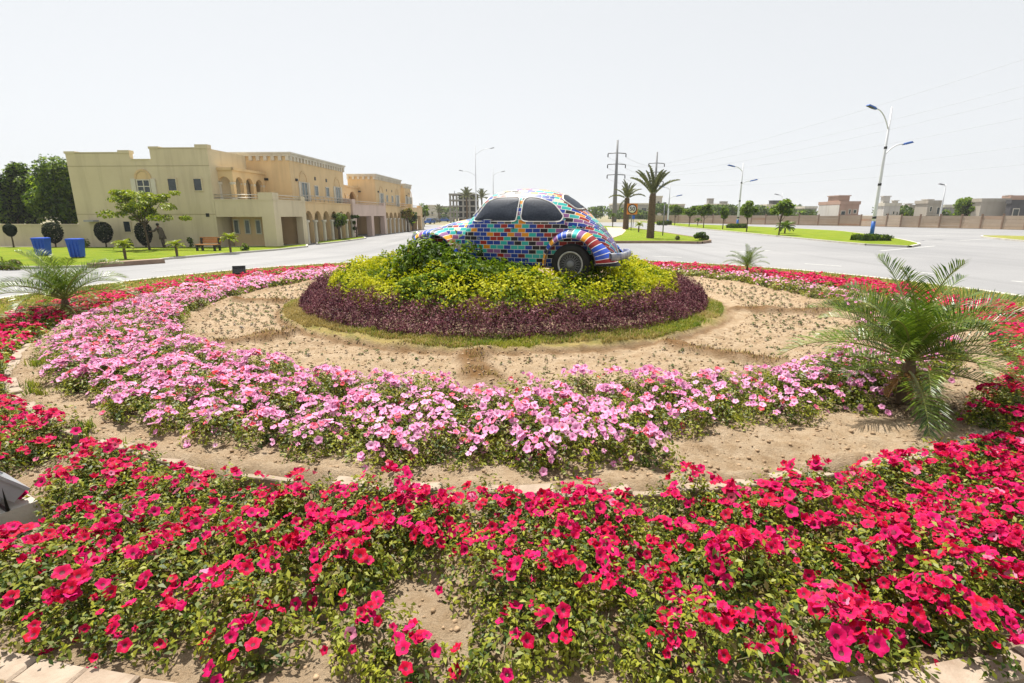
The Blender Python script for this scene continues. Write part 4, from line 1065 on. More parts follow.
def villa(label, s0, porch1, arc1, blk0, blk1, mats, gable=False, narc=6, t_blk=1.1, zc=7.35, log0=None, tmax=6.2):
    e = empty('villa', (0, 0, 0), label, 'house', 'row of villas along the street'); e.matrix_world = VM
    wl, acc, pc = mats; ZF = 3.30                   # first floor level
    # ---- porch: slab box on pillars, projecting to the street line t = 0
    p = VB(); p.b(0, 4.40, s0, porch1, 2.25, 3.46)
    p.b(0, .95, s0, s0 + .95, -.3, 2.25); p.b(0, .55, porch1 - .75, porch1, -.3, 2.25)
    if porch1 - s0 > 9: p.b(0, .6, s0 + 6.1, s0 + 7.0, -.3, 2.25)
    p.b(.003, 1.1, s0 - .004, s0 + .9, 3.46, 3.98); p.b(.003, .6, porch1 - .7, porch1 - .003, 3.46, 3.85)
    p.b(-.03, 4.40, s0 - .03, s0 - .003, 3.40, 3.50); p.b(-.03, -.003, s0 - .03, porch1, 3.40, 3.50)
    p.build('porch', M[pc], e)
    r_ = VB(); rails(r_, [(1.1, s0 + .15), (4.4, s0 + .15)], (3.62, 3.82)); rails(r_, [(.15, s0 + .9), (.15, porch1 - .6)], (3.62, 3.82)); r_.build('balcony_rail', M['rail'], e)
    # back wall of the porch and its openings
    w_ = VB(); w_.b(4.1, 4.39, s0 + 1.9, porch1, -.3, 2.25); w_.b(.96, 4.1, s0 + 1.6, s0 + 1.9, -.3, 2.25); w_.b(.8, 4.4, porch1 - .3, porch1 - .003, -.3, 2.25); w_.build('inner_wall', M[acc], e)
    for k in range(3): vwin(e, 's', s0 + 1.6, 3.62 - k * .86, 4.08 - k * .86, .95, 2.05, -1, 'curtain', 'trim', 0)
    vwin(e, 's', s0 + 1.6, 1.05, 1.55, -.25, 2.1, -1, 'dark', 'dark', 0, 'door')
    # ---- loggia: three arches to the street, one to the front
    L0 = s0 + .9 if log0 is None else log0; tl = 3.3
    lg = VB(); span = blk0 - L0; n = 3; st = (span - .3) / n; hs_ = []
    for k in range(n): hs_.append((L0 + .25 + k * st, L0 + .25 + k * st + st * .74, ZF + .16, 5.15, True))
    wallpanel(lg, 't', tl, .28, L0 + .282, blk0, ZF + .16, 5.75, [(max(a, L0 + .30), b, c, d, ar) for a, b, c, d, ar in hs_])
    wallpanel(lg, 's', L0, .28, tl, 4.6, ZF + .16, 5.75, [(tl + .25, 4.45, ZF + .16, 5.15, True)])
    lg.b(tl - .12, 5.6, L0 - .12, L0 - .003, 5.60, 5.78); lg.b(tl - .12, tl - .003, L0 - .12, blk0, 5.60, 5.78)
    lg.b(tl + .29, 9, L0 + .29, blk0, 5.5, 5.7)
    lg.build('loggia', M[acc], e)
    cm = VB()
    column(cm, tl + .14, L0 + .14, ZF + .16, 4.75)
    for k in range(1, n + 1): column(cm, tl + .14, min(L0 + .25 + k * st - st * .13, blk0 - .15), ZF + .16, 4.75)
    column(cm, 4.45, L0 + .14, ZF + .16, 4.75); cm.build('column', M['trim'], e)
    b_ = VB(); b_.b(5.6, 5.8, L0 + .3, blk0, ZF, 5.6); b_.build('loggia_back_wall', M[acc], e)
    for k in range(3): vwin(e, 't', 5.6, L0 + .5 + k * st, L0 + .5 + k * st + .8, ZF + .2, 5.0, -1, 'curtain', 'dark', 1, 'glass_door')
    for k in range(1): vwin(e, 't', 5.6, L0 + .5 + 3 * st, L0 + .5 + 3 * st + .01, ZF + .2, 5.0, -1) if False else None
    fw = VB(); fw.b(4.75, 5.8, L0 + 1.6, L0 + 1.8, ZF, 5.6); fw.build('loggia_side_wall', M[acc], e); vwin(e, 's', L0 + 1.6, 4.9, 5.5, ZF + .2, 4.95, -1, 'curtain', 'dark', 0, 'glass_door')
    # ---- the tall block with the dentilled cornice
    k_ = VB(); tb = t_blk
    hw = []; nwin = 4; ww = (blk1 - blk0) / (nwin + 1.2)
    k_.b(tb, tmax, blk0, blk1, ZF + .0, zc - .3)
    k_.build('upper_wall', M[acc], e)
    co = VB(); co.b(tb - .18, tmax, blk0 - .18, blk1 + .1, zc - .30, zc - .12); co.b(tb - .30, tmax, blk0 - .30, blk1 + .1, zc - .12, zc)
    dentils(co, 't', tb - .003, blk0, blk1, zc - .64, -1); dentils(co, 's', blk0 - .003, tb, tmax, zc - .64, -1); co.build('cornice', M['trim'], e)
    for k in range(nwin):
        u = blk0 + ww * (.75 + k * 1.12); tall = k in (0, 3)
        if tall:
            vwin(e, 't', tb, u, u + 1.25, ZF + .15, 5.15, -1, 'curtain', 'trim', 1, 'glass_door')
            ar = VB(); 
            for j in range(13):
                a = math.pi * j / 12; ar.b(tb - .05, tb - .003, u + .62 + .70 * math.cos(a) - .10, u + .62 + .70 * math.cos(a) + .10, 5.18 + .70 * math.sin(a), 5.36 + .70 * math.sin(a))
            ar.build('window_arch', M[acc], e)
            pl = VB(); pl.b(tb - .08, tb - .003, u - .45, u - .16, ZF + .15, 5.15); pl.b(tb - .08, tb - .003, u + 1.41, u + 1.70, ZF + .15, 5.15); pl.build('pilaster', M['trim'], e)
        else:
            vwin(e, 't', tb, u + .1, u + .95, ZF + .75, 5.0, -1, 'curtain', 'trim', 0)
            sv = VB(); sv.b(tb - .03, tb - .003, u + .35, u + .65, 5.45, 5.75); sv.build('vent', M['dark'], e)
    sv = VB(); sv.b(tb - .12, tb - .003, blk0 + .8, blk0 + 1.1, 5.15, 5.35); sv.b(3.0, 3.35, blk0 - .12, blk0 - .003, 5.15, 5.32); sv.build('wall_lamp', M['dark'], e)
    # ---- arcade below, balcony on top of it
    ac = VB(); span = (arc1 - porch1) / narc
    wallpanel(ac, 't', .2, .3, porch1, arc1, -.3, 3.42, [(porch1 + span * k + .22, porch1 + span * k + span - .22, -.3, 2.72, True) for k in range(narc)])
    ac.b(.12, tb, porch1, arc1, 3.42, 3.5); ac.build('arcade', M[wl if wl != 'cream' else acc], e)
    ci = VB()
    for k in range(narc + 1): column(ci, .1, porch1 + span * k + (0 if 0 < k < narc else (.2 if k == 0 else -.2)), -.3, 1.95, .16)
    ci.build('column', M['trim'], e)
    wb = VB(); wb.b(2.2, 2.5, porch1, arc1, -.3, ZF); wb.build('inner_wall', M[acc], e)
    for k in range(narc): vwin(e, 't', 2.2, porch1 + span * k + .45, porch1 + span * k + span - .5, .3 if k % 2 else -.2, 2.0, -1, 'curtain', 'trim', 0)
    rl = VB(); rails(rl, [(.3, porch1 + .1), (.3, arc1)], (3.72, 3.98)); 
    for k in range(narc * 2 + 1): rl.tube([(-.3, porch1 + .1 + (arc1 - porch1 - .1) * k / (narc * 2), 3.5), (-.3, porch1 + .1 + (arc1 - porch1 - .1) * k / (narc * 2), 3.98)], .025, 5)
    rl.build('balcony_rail', M['rail'], e)
    # rear mass and roof slab
    rm_ = VB(); rm_.b(6.25, 13, s0 + 2, blk1, -.3, 5.6); rm_.b(2.6, 12, porch1, blk1, -.3, ZF - .02); rm_.build('rear_wall', M[wl], e)
    return e, p
e1, _ = villa('nearest cream villa with the stepped blank gable wall facing the lawn', 0, 5.4, 16.8, 5.6, 17.7, ('cream', 'apricot', 'cream'))
# gable block of the nearest villa
gb = VB()
gb.b(4.42, 15.041, 0, 5, -.3, 6.26); gb.b(6.3, 15.041, 5, 13, -.3, 5.8)
gb.b(10.246, 15.041, 0, .35, 6.26, 6.72); gb.b(4.42, 8.698, 0, .35, 6.26, 7.02)
gb.b(14.665, 15.041, 352e-3, 5, 6.26, 6.72); gb.b(4.42, 4.77, .352, 5, 6.26, 7.02)
for a, b, z0, z1 in ((14.288, 15.105, 6.7, 6.86), (10.204, 11.063, 6.7, 6.92), (8.000, 8.741, 7.0, 7.16), (4.36, 5.3, 7.0, 7.28)): gb.b(a, b, -.05, .42, z0, z1)
gb.b(11.063, 14.288, -.04, .40, 6.74, 6.80); gb.b(5.3, 8.000, -.04, .40, 7.03, 7.09); gb.b(8.741, 10.204, -.04, .40, 6.262, 6.32)
gb.build('gable_wall', M['cream'], e1)
gr = VB()
for z in (2.42, 5.82): gr.b(4.42, 15.041, -.012, -.002, z, z + .03)
gr.build('wall_groove', solid('shadow_joint', (.40, .34, .21), None, .9), e1)
wn = vwin(e1, 's', 0., 8.989, 10.010, 3.92, 4.90, -1, 'glass', 'trim', 1)
tb_ = VB(); tb_.b(8.989, 10.010, -.068, -.062, 4.38, 4.44); tb_.build('glazing_bar', M['trim'], wn)
ar = VB()
for j in range(17):
    a = math.pi * j / 16; ar.b(9.499 + .56 * math.cos(a) - .07, 9.499 + .56 * math.cos(a) + .07, -.06, -.002, 4.92 + .56 * math.sin(a), 5.05 + .56 * math.sin(a))
for j in range(12): 
    u = -.48 + .96 * (j + .5) / 12; ar.b(9.499 + u - .04, 9.499 + u + .04, -.014, -.004, 4.905, 4.94 + math.sqrt(max(.0, .25 - u * u)))
ar.build('window_arch', M['apricot'], e1)
pl = VB(); pl.b(10.075, 10.418, -.09, -.002, 3.85, 4.95); pl.b(8.591, 8.924, -.09, -.002, 3.85, 4.95); pl.build('pilaster', M['trim'], e1)
vwin(e1, 's', 0., 6.979, 7.710, 4.05, 5.0, -1, 'glass', 'cream', 0); vwin(e1, 's', 0., 5.08, 5.78, 4.05, 5.0, -1, 'glass', 'cream', 0); vwin(e1, 's', 0., 10.956, 11.601, 1.1, 1.98, -1, 'glass', 'cream', 0)
hd = VB(); hd.b(13.428, 14.181, -.5, -.002, 1.9, 2.02); hd.build('window_hood', M['grey'], e1)
vt = VB(); vt.b(4.9, 5.15, -.03, -.002, 2.25, 2.5); vt.build('vent', M['dark'], e1)
villa('middle villa with the rose coloured porch and dentilled cornice', 16.82, 29., 41.5, 28.8, 41., ('apricot', 'apricot', 'mauve'), log0=18., tmax=4.6)
villa('farthest villa at the end of the row behind the orange tree', 42.8, 50., 51.6, 43.6, 47.4, ('apricot', 'apricot', 'apricot'), log0=41.2, zc=7.0, narc=1, tmax=4.2)
# boundary wall on the far left
bw = empty('boundary_wall', VM @ Vector((-15.06, .2, 0)), 'plain cream garden wall left of the gable behind the blue bins', 'wall')
q = MB(); q.box(-26, 0, 0, .25, -.3, 1.62); q.build('wall', M['cream'], bw); q = MB(); q.box(-26, 0, -.05, .30, 1.62, 1.72); q.build('coping', M['cream'], bw)

# ------------------------------------------------------------------ trees
def tree(name, label, cat, p, trunk_h, rx, h, n, lsz, mats, mix=.3, group=None, tr=.08, seed=0, clumps=14, limbs=6, flat=None, lean=(0, 0), core=.75, base=0.):
    r = np.random.default_rng(900 + seed); e = empty(name, p, label, cat, group)
    cz = trunk_h + h / 2; lc = nrm(r.normal(size=(clumps, 3))) * (r.uniform(.25, 1, (clumps, 1)) ** .5) * .72; ls = r.uniform(.22, .40, clumps)
    if flat is not None:      # layered crown: clumps lie on a few tiers
        lc = np.stack([r.normal(size=clumps) * .42, r.normal(size=clumps) * .42, r.choice(flat, clumps)], 1); ls = r.uniform(.16, .30, clumps)
    k = r.integers(0, clumps, n); u = nrm(r.normal(size=(n, 3)))
    if flat is not None: u[:, 2] *= .8
    P = lc[k] + u * (ls[k] * r.uniform(.15, 1, n) ** .5)[:, None]; P = P * np.array([rx, rx, h / 2]) + np.array([lean[0], lean[1], cz]); P = P[P[:, 2] > trunk_h * .75 + base]; n = len(P)
    N = (P - np.array([0, 0, cz])) / np.array([rx, rx, h / 2]) + np.array([0, 0, .35]) + r.normal(size=(n, 3)) * .5
    v, q = leaves(P, N, lsz, .6, r=r); obj_np('crown', v, q, mats, (r.uniform(0, 1, n) < mix).astype(int), e)
    mb = MB(); top = Vector((lean[0] * .5, lean[1] * .5, trunk_h + h * .25))
    mb.tube([(0, 0, -.1), (lean[0] * .1, 0, trunk_h * .5), (lean[0] * .3, lean[1] * .3, trunk_h), top], [tr * 1.25, tr, tr * .85, tr * .4], 8)
    for j in range(limbs):
        t = Vector(lc[j % clumps]); t = Vector((t.x * rx, t.y * rx, t.z * h / 2)) + Vector((lean[0], lean[1], cz)); b = Vector((lean[0] * .3, lean[1] * .3, trunk_h * r.uniform(.8, 1.02)))
        mb.tube([b, b.lerp(t, .5) + Vector((0, 0, -.04 * h)), t], [tr * .55, tr * .35, tr * .12], 5)
    mb.build('trunk', M['bark'], e); return e
def px_m(px, p): return size(px, p)
p = at(47, 249.5) + Vector((0, 1.2, 0)); p = VM @ Vector((-18.0, 2.4, 0))
tree('tree', 'big dark green tree standing over the garden wall beside the gable', 'tree', p, .9, 3.1, 6.1, 17000, .26, [M['treeleaf'], M['deep']], .3, tr=.2, seed=1, clumps=40, limbs=8)
tree('tree', 'dark green tree cut by the left edge behind the garden wall', 'tree', VM @ Vector((-22.6, 2.8, 0)), .9, 2.5, 6.0, 12000, .30, [M['treeleaf'], M['darkleaf']], .35, tr=.2, seed=2, clumps=22, limbs=8)
p = at(150, 251.5); tree('tree', 'light lime green young tree with tiered branches in front of the gable', 'tree', Vector((p.x, p.y, p.z + .08)), 1.75, 2.1, 2.4, 4600, .18, [M['limeleaf'], M['midgreen']], .25, tr=.065, seed=3, clumps=40, limbs=12, flat=[-.7, -.5, -.3, -.1, .1, .3, .5, .65], lean=(-.45, 0))
# egg topiaries against the wall
def topiary(label, px, wpx, y0, y1, seed):
    Y = Yb - .55; k = Y / ray(px, 248).y; x = ray(px, 248).x * k
    zt = H + ray(px, y0).z / ray(px, y0).y * Y; zb = H + ray(px, y1).z / ray(px, y1).y * Y
    e = empty('topiary', (x, Y, ZG + .08), label, 'topiary', 'clipped egg topiaries along the wall'); zt -= ZG + .08; zb -= ZG + .08
    r = np.random.default_rng(70 + seed); n = 2600; u = nrm(r.normal(size=(n, 3))); rx = wpx / 2 * Y / F * .84; hh = (zt - zb) / 2
    P = u * (r.uniform(.82, 1.03, n))[:, None] * np.array([rx, rx, hh]); P[:, :2] *= (1 + .16 * P[:, 2:] / hh); P[:, 2] += zb + hh
    v, q = leaves(P, u + r.normal(size=(n, 3)) * .3, .11, .6, r=r); obj_np('crown', v, q, M['darkleaf'], None, e)
    t = MB(); t.tube([(0, 0, -.1), (.02, 0, zb * .6), (0, 0, zb + .3)], [.06, .05, .04], 7); t.build('trunk', M['bark'], e)
topiary('smallest dark egg topiary by the left edge', 14, 12, 224, 236.5, 0); topiary('big dark egg topiary between the two blue bins', 56, 19, 222, 243.5, 1); topiary('dark egg topiary left of the lime tree', 106.5, 17.5, 222, 243, 2); topiary('dark egg topiary behind the lime tree trunk', 146, 17, 222, 245.5, 3)

# lawn furniture, bins, small palms and plants, the gardener
def bin_(label, px, y0, y1, wpx):
    p = at(px, y1); p.z += .09; e = empty('bin', p, label, 'bin', 'blue bins on the lawn', R(8)); s_ = size(1, p); w_ = wpx * s_ / 2; h = (y1 - y0) * s_
    a = MB(); a.box(-w_ * .80, w_ * .80, -w_ * .7, w_ * .7, .06, h * .96, taper=-.24)
    for k in (-.55, 0, .55): a.box(w_ * k - .035, w_ * k + .035, -w_ * .93, -w_ * .70, .12, h * .9)
    a.build('body', M['binblue'], e)
    b = MB(); ww = w_ * 1.02; b.box(-ww, ww, -w_ * .92, w_ * .92, h * .94, h * 1.0); b.build('rim', M['binblue'], e)
    l = MB(); l.box(-ww * .96, ww * .96, -w_ * .86, w_ * .86, h * 1.0, h * 1.03, taper=.1); l.build('lid', M['binblue'], e)
    f = MB()
    for sx in (-1, 1): f.box(sx * w_ * .6 - .05, sx * w_ * .6 + .05, -w_ * .5, w_ * .5, -.02, .06)
    f.build('foot', M['black'], e)
bin_('blue bin nearer the left edge of the lawn', 44.5, 240, 257.5, 11.5); bin_('blue bin between the palm fronds and the lime tree', 78.5, 241, 259.5, 11.5)
p = at(209, 252.3); p.z += .08; e = empty('bench', p, 'orange brown wooden bench with dark end frames on the lawn', 'bench', None, R(-3)); L = size(23, p) / 2
q = MB()
for k in range(4): q.box(-L * .95, L * .95, -.30 + k * .15, -.18 + k * .15, .40, .45)
q.build('seat', M['wood'], e); q = MB()
for k in range(3): q.box(-L * .95, L * .95, .28 + k * .03, .32 + k * .03, .52 + k * .13, .63 + k * .13)
q.build('backrest', M['wood'], e)
for sx in (-.78, .78):
    q = MB(); q.box(sx * L - .06, sx * L + .06, -.32, -.22, 0, .40); q.box(sx * L - .06, sx * L + .06, .24, .34, 0, .84); q.box(sx * L - .055, sx * L + .055, -.22, .24, .28, .40); q.build('leg', M['black'], e)
FRS = [frond_mesh(.62, R(el), 120 + el, 22, .20, .035, [M['limeleaf'], M['rachis']], 1.3) for el in (62, 35, 12)]
FRG = [frond_mesh(.62, R(el), 150 + el, 22, .20, .035, [M['frond'], M['rachis']], 1.3) for el in (62, 35, 12)]
def cycad(label, px, py, s_, th, fr=FRS, dz=.08, group='small sago palms on the lawns'):
    p = at(px, py); p.z += dz; e = empty('sago_palm', p, label, 'palm', group); t = MB(); t.lathe([(.06, -.05), (.07, th * .5), (.06, th), (0, th + .05)], 10); t.build('trunk', M['palmbark'], e)
    for i in range(3):
        for k in range(7):
            o = bpy.data.objects.new('frond', fr[i]); o.location = (0, 0, th); o.rotation_euler = (0, rnd.uniform(-.15, .15), 2 * math.pi * k / 7 + i * .5 + rnd.uniform(-.2, .2)); q = s_ * rnd.uniform(.85, 1.15); o.scale = (q, q, q); put(o, e)
cycad('lime green sago palm on the lawn in front of the lime tree', 126, 261, .85, .7); cycad('lime green sago palm on the lawn between the lime tree and the bench', 177.5, 258, .75, .6); cycad('lime green sago palm on the lawn right of the bench', 231, 254, .85, .85)
def sprout(label, px, py, h, seed):
    p = at(px, py); p.z += .06; bush('garden_plant', label, 'plant', p, h * .35, h * .35, h, 160, h * .22, [M['midgreen'], M['deep']], .4, 'small plants on the lawn', seed=seed, stems=3)
sprout('small upright plant at the gable foot left of the bench', 190.5, 248.5, .8, 40); sprout('small upright plant in front of the villa porch', 245.5, 252, .75, 41); sprout('small plant by the egg topiary and the lime tree', 131, 249, .8, 42); sprout('small plant between the bins against the wall', 86, 248.6, .8, 43)
bush('shrub', 'low dry green shrub at the left edge beside the road', 'shrub', at(4, 270), .9, .6, .75, 900, .14, [M['midgreen'], M['petleafdry']], .4, seed=44)
p = at(128, 265.5); e = empty('planter_kerb', p, 'brown raised kerb at the roadside in front of the lime tree', 'kerb', None, math.atan2(at(165, 263).y - at(93, 268).y, at(165, 263).x - at(93, 268).x)); q = MB(); LL = (at(165, 263) - at(93, 268)).length / 2; q.box(-LL, LL, -.3, .3, -.05, .22, taper=.02); q.build('kerb', M['mudkerb'], e)

# person: gardener by the wall
def skin_body(name, verts, edges, radii, mats, parent, root=0, sub=2):
    me = bpy.data.meshes.new(name); me.from_pydata([tuple(v) for v in verts], edges, []); o = bpy.data.objects.new(name, me); put(o, parent)
    sk = o.modifiers.new('skin', 'SKIN'); sk.use_smooth_shade = True
    for i, r_ in enumerate(radii): me.skin_vertices[0].data[i].radius = (r_, r_)
    me.skin_vertices[0].data[root].use_root = True
    sb = o.modifiers.new('sub', 'SUBSURF'); sb.levels = sub; sb.render_levels = sub
    bpy.context.view_layer.update(); dg = bpy.context.evaluated_depsgraph_get(); m2 = bpy.data.meshes.new_from_object(o.evaluated_get(dg)); o.modifiers.clear(); o.data = m2
    m2.materials.clear()
    for m in mats: m2.materials.append(m)
    return o
Y = Yb - .8; k = Y / ray(163, 247).y; px_ = ray(163, 247).x * k
pe = empty('person', (px_, Y, ZG + .06), 'person in a grey brown tunic reaching out to the topiary by the gable wall', 'person')
bv = [(.05, 0, .90), (.03, 0, 1.08), (-.04, 0, 1.28), (-.10, 0, 1.42), (-.13, 0, 1.52), (-.16, -.01, 1.62), (-.17, -.02, 1.70),
      (.13, -.06, .88), (.14, -.10, .48), (.16, -.06, .08), (.10, -.16, .03), (-.02, .07, .88), (-.02, .06, .47), (.02, .09, .08), (-.07, .03, .03),
      (-.10, -.18, 1.38), (-.30, -.24, 1.20), (-.55, -.25, 1.16), (-.66, -.25, 1.17), (-.06, .19, 1.37), (.02, .24, 1.10), (-.03, .20, .86), (-.04, .19, .77)]
be = [(0, 1), (1, 2), (2, 3), (3, 4), (4, 5), (5, 6), (0, 7), (7, 8), (8, 9), (9, 10), (0, 11), (11, 12), (12, 13), (13, 14), (3, 15), (15, 16), (16, 17), (17, 18), (3, 19), (19, 20), (20, 21), (21, 22)]
br_ = [.14, .13, .15, .10, .055, .10, .08, .10, .065, .045, .035, .10, .065, .045, .035, .06, .045, .035, .03, .06, .045, .035, .03]
SKIN = solid('skin', (.22, .12, .07), None, .6); CLO = solid('tunic_cloth', (.17, .14, .115), (.11, .09, .075), .9, 8)
skin_body('body', bv, be, br_, [SKIN], pe)
t = MB(); t.tube([(-.11, 0, 1.46), (-.08, 0, 1.38), (0, 0, 1.15), (.05, 0, .95), (.09, 0, .62)], [.08, .20, .21, .20, .26], 14, flat=.8); t.tube([(-.10, -.16, 1.40), (-.30, -.24, 1.21), (-.50, -.25, 1.17)], [.085, .07, .06], 8); t.tube([(-.06, .17, 1.38), (.02, .24, 1.10), (-.02, .21, .92)], [.085, .07, .06], 8); t.build('tunic', CLO, pe)
t = MB(); t.tube([(.11, -.07, .80), (.14, -.10, .48), (.16, -.06, .10)], [.12, .10, .085], 8); t.tube([(0, .07, .80), (-.02, .06, .47), (.02, .09, .10)], [.12, .10, .085], 8); t.build('trousers', CLO, pe)
t = MB(); t.lathe([(.0, .125), (.06, .115), (.10, .07), (.108, .02), (.10, -.02), (.09, -.05)], 14, 0, Matrix.Translation((-.155, .0, 1.64))); t.build('hair', M['black'], pe)

# trees on the far side of the villas street
p = at(340, 240.5); tree('tree', 'round clipped green tree in front of the nearest arcade', 'tree', p, 1.15, 1.0, 1.75, 1600, .17, [M['midgreen'], M['deep']], .35, tr=.12, seed=20, clumps=16, group='clipped trees along the villas')
p = at(357, 238.2); tree('tree', 'small darker tree right of the round clipped tree', 'tree', p, .7, .85, 2.0, 900, .2, [M['deep'], M['treeleaf']], .35, tr=.08, seed=21, clumps=7, group='clipped trees along the villas', flat=[-.7, -.1, .5])
p = at(408, 231.8); tree('tree', 'rust coloured round tree before the far villas', 'tree', p, 1.5, 1.5, 2.2, 1100, .3, [M['rustleaf'], M['midgreen']], .3, tr=.12, seed=22, group='clipped trees along the villas')
p = at(413, 231.0); tree('tree', 'dark green tree right behind the rust coloured tree', 'tree', p, .6, 1.0, 2.6, 700, .3, [M['deep'], M['darkleaf']], .3, tr=.12, seed=23, group='clipped trees along the villas')
p = at(424, 226.5); tree('tree', 'round green tree at the far end of the villas', 'tree', p, 1.5, 1.7, 3.2, 700, .45, [M['midgreen'], M['deep']], .3, tr=.15, seed=24, group='clipped trees along the villas')

# ------------------------------------------------------------------ street lamps
def lamp(label, base, hgt, arms, s_=1., collar=True, group='double armed street lamps', blue=True, stub=.0):
    """arms: [(z at pole, dx, dz, dy)] head offset from the pole"""
    e = empty('street_lamp', base, label, 'street lamp', group)
    q = MB(); q.tube([(0, 0, .0), (0, 0, hgt * .22), (0, 0, hgt * .6), (0, 0, hgt)], [.14 * s_, .125 * s_, .095 * s_, .05 * s_], 10); q.build('pole', M['whitepole'], e)
    if blue:
        q = MB(); q.tube([(0, 0, 0), (0, 0, hgt * .13)], [.150 * s_, .140 * s_], 10); q.build('painted_base', M['bluepaint'], e)
    if collar:
        for t in (.16, .42, .70): q = MB(); q.tube([(0, 0, hgt * t - .09), (0, 0, hgt * t + .09)], [.15 * s_ * (1 - .4 * t)] * 2, 10); q.build('collar', M['black'], e)
    for (z, dx, dz, dy) in arms:
        a = MB(); P = []
        for i in range(11):
            t = i / 10; P.append((dx * t, dy * t, z + dz * (1 - (1 - t) ** 2.2)))
        a.tube(P, [.045 * s_] * 11, 6); ao = a.build('arm', M['whitepole'], e)
        d = Vector((dx, dy, 0)).normalized(); hp = Vector((dx, dy, z + dz)); an = math.atan2(d.y, d.x)
        T = Matrix.Translation(hp) @ Matrix.Rotation(an, 4, 'Z') @ Matrix.Rotation(-.22, 4, 'Y')
        hd = MB(); hd.box(-.05, .85 * s_, -.13 * s_, .13 * s_, -.05, .07 * s_, 0, T, taper=.25); hd.box(-.12, .12, -.08 * s_, .08 * s_, -.06, .05, 0, T); ho = hd.build('lamp_head', M['bluepaint'] if blue else M['grey'], ao)
        ln = MB(); ln.box(.14, .82 * s_, -.11 * s_, .11 * s_, -.075, -.052, 0, T); ln.build('lamp_glass', M['darkgrey'], ho)
    return e
def vz(base, px, py):            # height of pixel (px,py) over the base at the base's distance (camera depth)
    return H + ray(px, py).z / ray(px, py).y * base.y - base.z
b = at(871, 238.5); b.z += .08; h = vz(b, 892, 107); u_ = b.y / ray(890, 110).y
lamp('nearest tall street lamp with blue base at the tip of the long median', b, h, [(vz(b, 888, 130), -(ray(888, 120).x - ray(866, 116).x) * u_, vz(b, 864, 114) - vz(b, 888, 134), -.6), (vz(b, 884, 155), (ray(908, 148).x - ray(884, 148).x) * u_, vz(b, 910, 146) - vz(b, 884, 158), .6)], 1.)
b = at(737, 228.2); b.z += .08; u_ = b.y / ray(740, 165).y
lamp('second street lamp with blue base among the small median trees', b, vz(b, 742.5, 163), [(vz(b, 741, 172), -9 / F * u_, vz(b, 731, 166.5) - vz(b, 741, 172), 0), (vz(b, 740, 184), 9 / F * u_, vz(b, 752, 181) - vz(b, 740, 184), 0)], 1.1)
b = at(667.5, 225); lamp('far street lamp between the tall palm and the first median tree', b, vz(b, 671, 184), [(vz(b, 671, 190), -6 / F * b.y, .5, 0), (vz(b, 670, 199), 7 / F * b.y, .5, 0)], 1.2, False)
b = at(779, 224); lamp('far street lamp behind the wall side trees', b, vz(b, 779.5, 193), [(vz(b, 779, 197), -3.5 / F * b.y, .4, 0), (vz(b, 779, 202), 3.5 / F * b.y, .4, 0)], 1.1, False, blue=False)
b = at(938, 227.5); lamp('thin lamp post behind the precast wall left of the round tree', b, vz(b, 943.5, 184), [(vz(b, 943, 187), -2. / F * b.y, .3, 0)], 1., False, blue=False, group=None)
b = at(476.5, 226); u_ = b.y / ray(476, 160).y
lamp('white double armed street lamp behind the painted car', b, vz(b, 475, 145), [(vz(b, 476, 155), 15 / F * u_, vz(b, 492, 149.5) - vz(b, 476, 156), 0), (vz(b, 476, 176), -13 / F * u_, vz(b, 462, 171) - vz(b, 476, 176), 0)], 1., False, blue=False)
b = at(493.5, 223.5); lamp('farther street lamp rising over the roof of the painted car', b, vz(b, 493.5, 168), [(vz(b, 493.5, 176), 8 / F * b.y, 1.0, 0)], 1.1, False, blue=False)
# clipped boxes at lamp feet
def boxhedge(label, px, py, wpx, hpx, seed):
    p = at(px, py); p.z += .08; s_ = size(1, p); e = empty('box_hedge', p, label, 'hedge', 'clipped box hedges at the lamp feet'); r = np.random.default_rng(seed); n = 1300
    w_, h = wpx * s_ / 2, hpx * s_; P = r.uniform(-1, 1, (n, 3)); ax = r.integers(0, 3, n); P[np.arange(n), ax] = np.sign(P[np.arange(n), ax]); P = P * np.array([w_, w_ * .8, h / 2]) + np.array([0, 0, h / 2]) + r.normal(size=(n, 3)) * .05
    P = P[P[:, 2] > .02]; n = len(P); N = P - np.array([0, 0, h / 2]) + r.normal(size=(n, 3)) * .2; v, q = leaves(P, N, .22, .6, r=r); obj_np('foliage', v, q, [M['deep'], M['midgreen']], (r.uniform(0, 1, n) < .3).astype(int), e)
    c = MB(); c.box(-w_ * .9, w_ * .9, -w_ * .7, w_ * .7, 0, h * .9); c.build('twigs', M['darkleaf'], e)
boxhedge('clipped box hedge at the foot of the nearest street lamp', 870, 242.2, 26, 5, 1); boxhedge('clipped box hedge at the foot of the second street lamp', 736.5, 229, 15.5, 3.8, 2); boxhedge('clipped box hedge at the foot of the far lamp by the palms', 664, 225.4, 12, 3.5, 3)

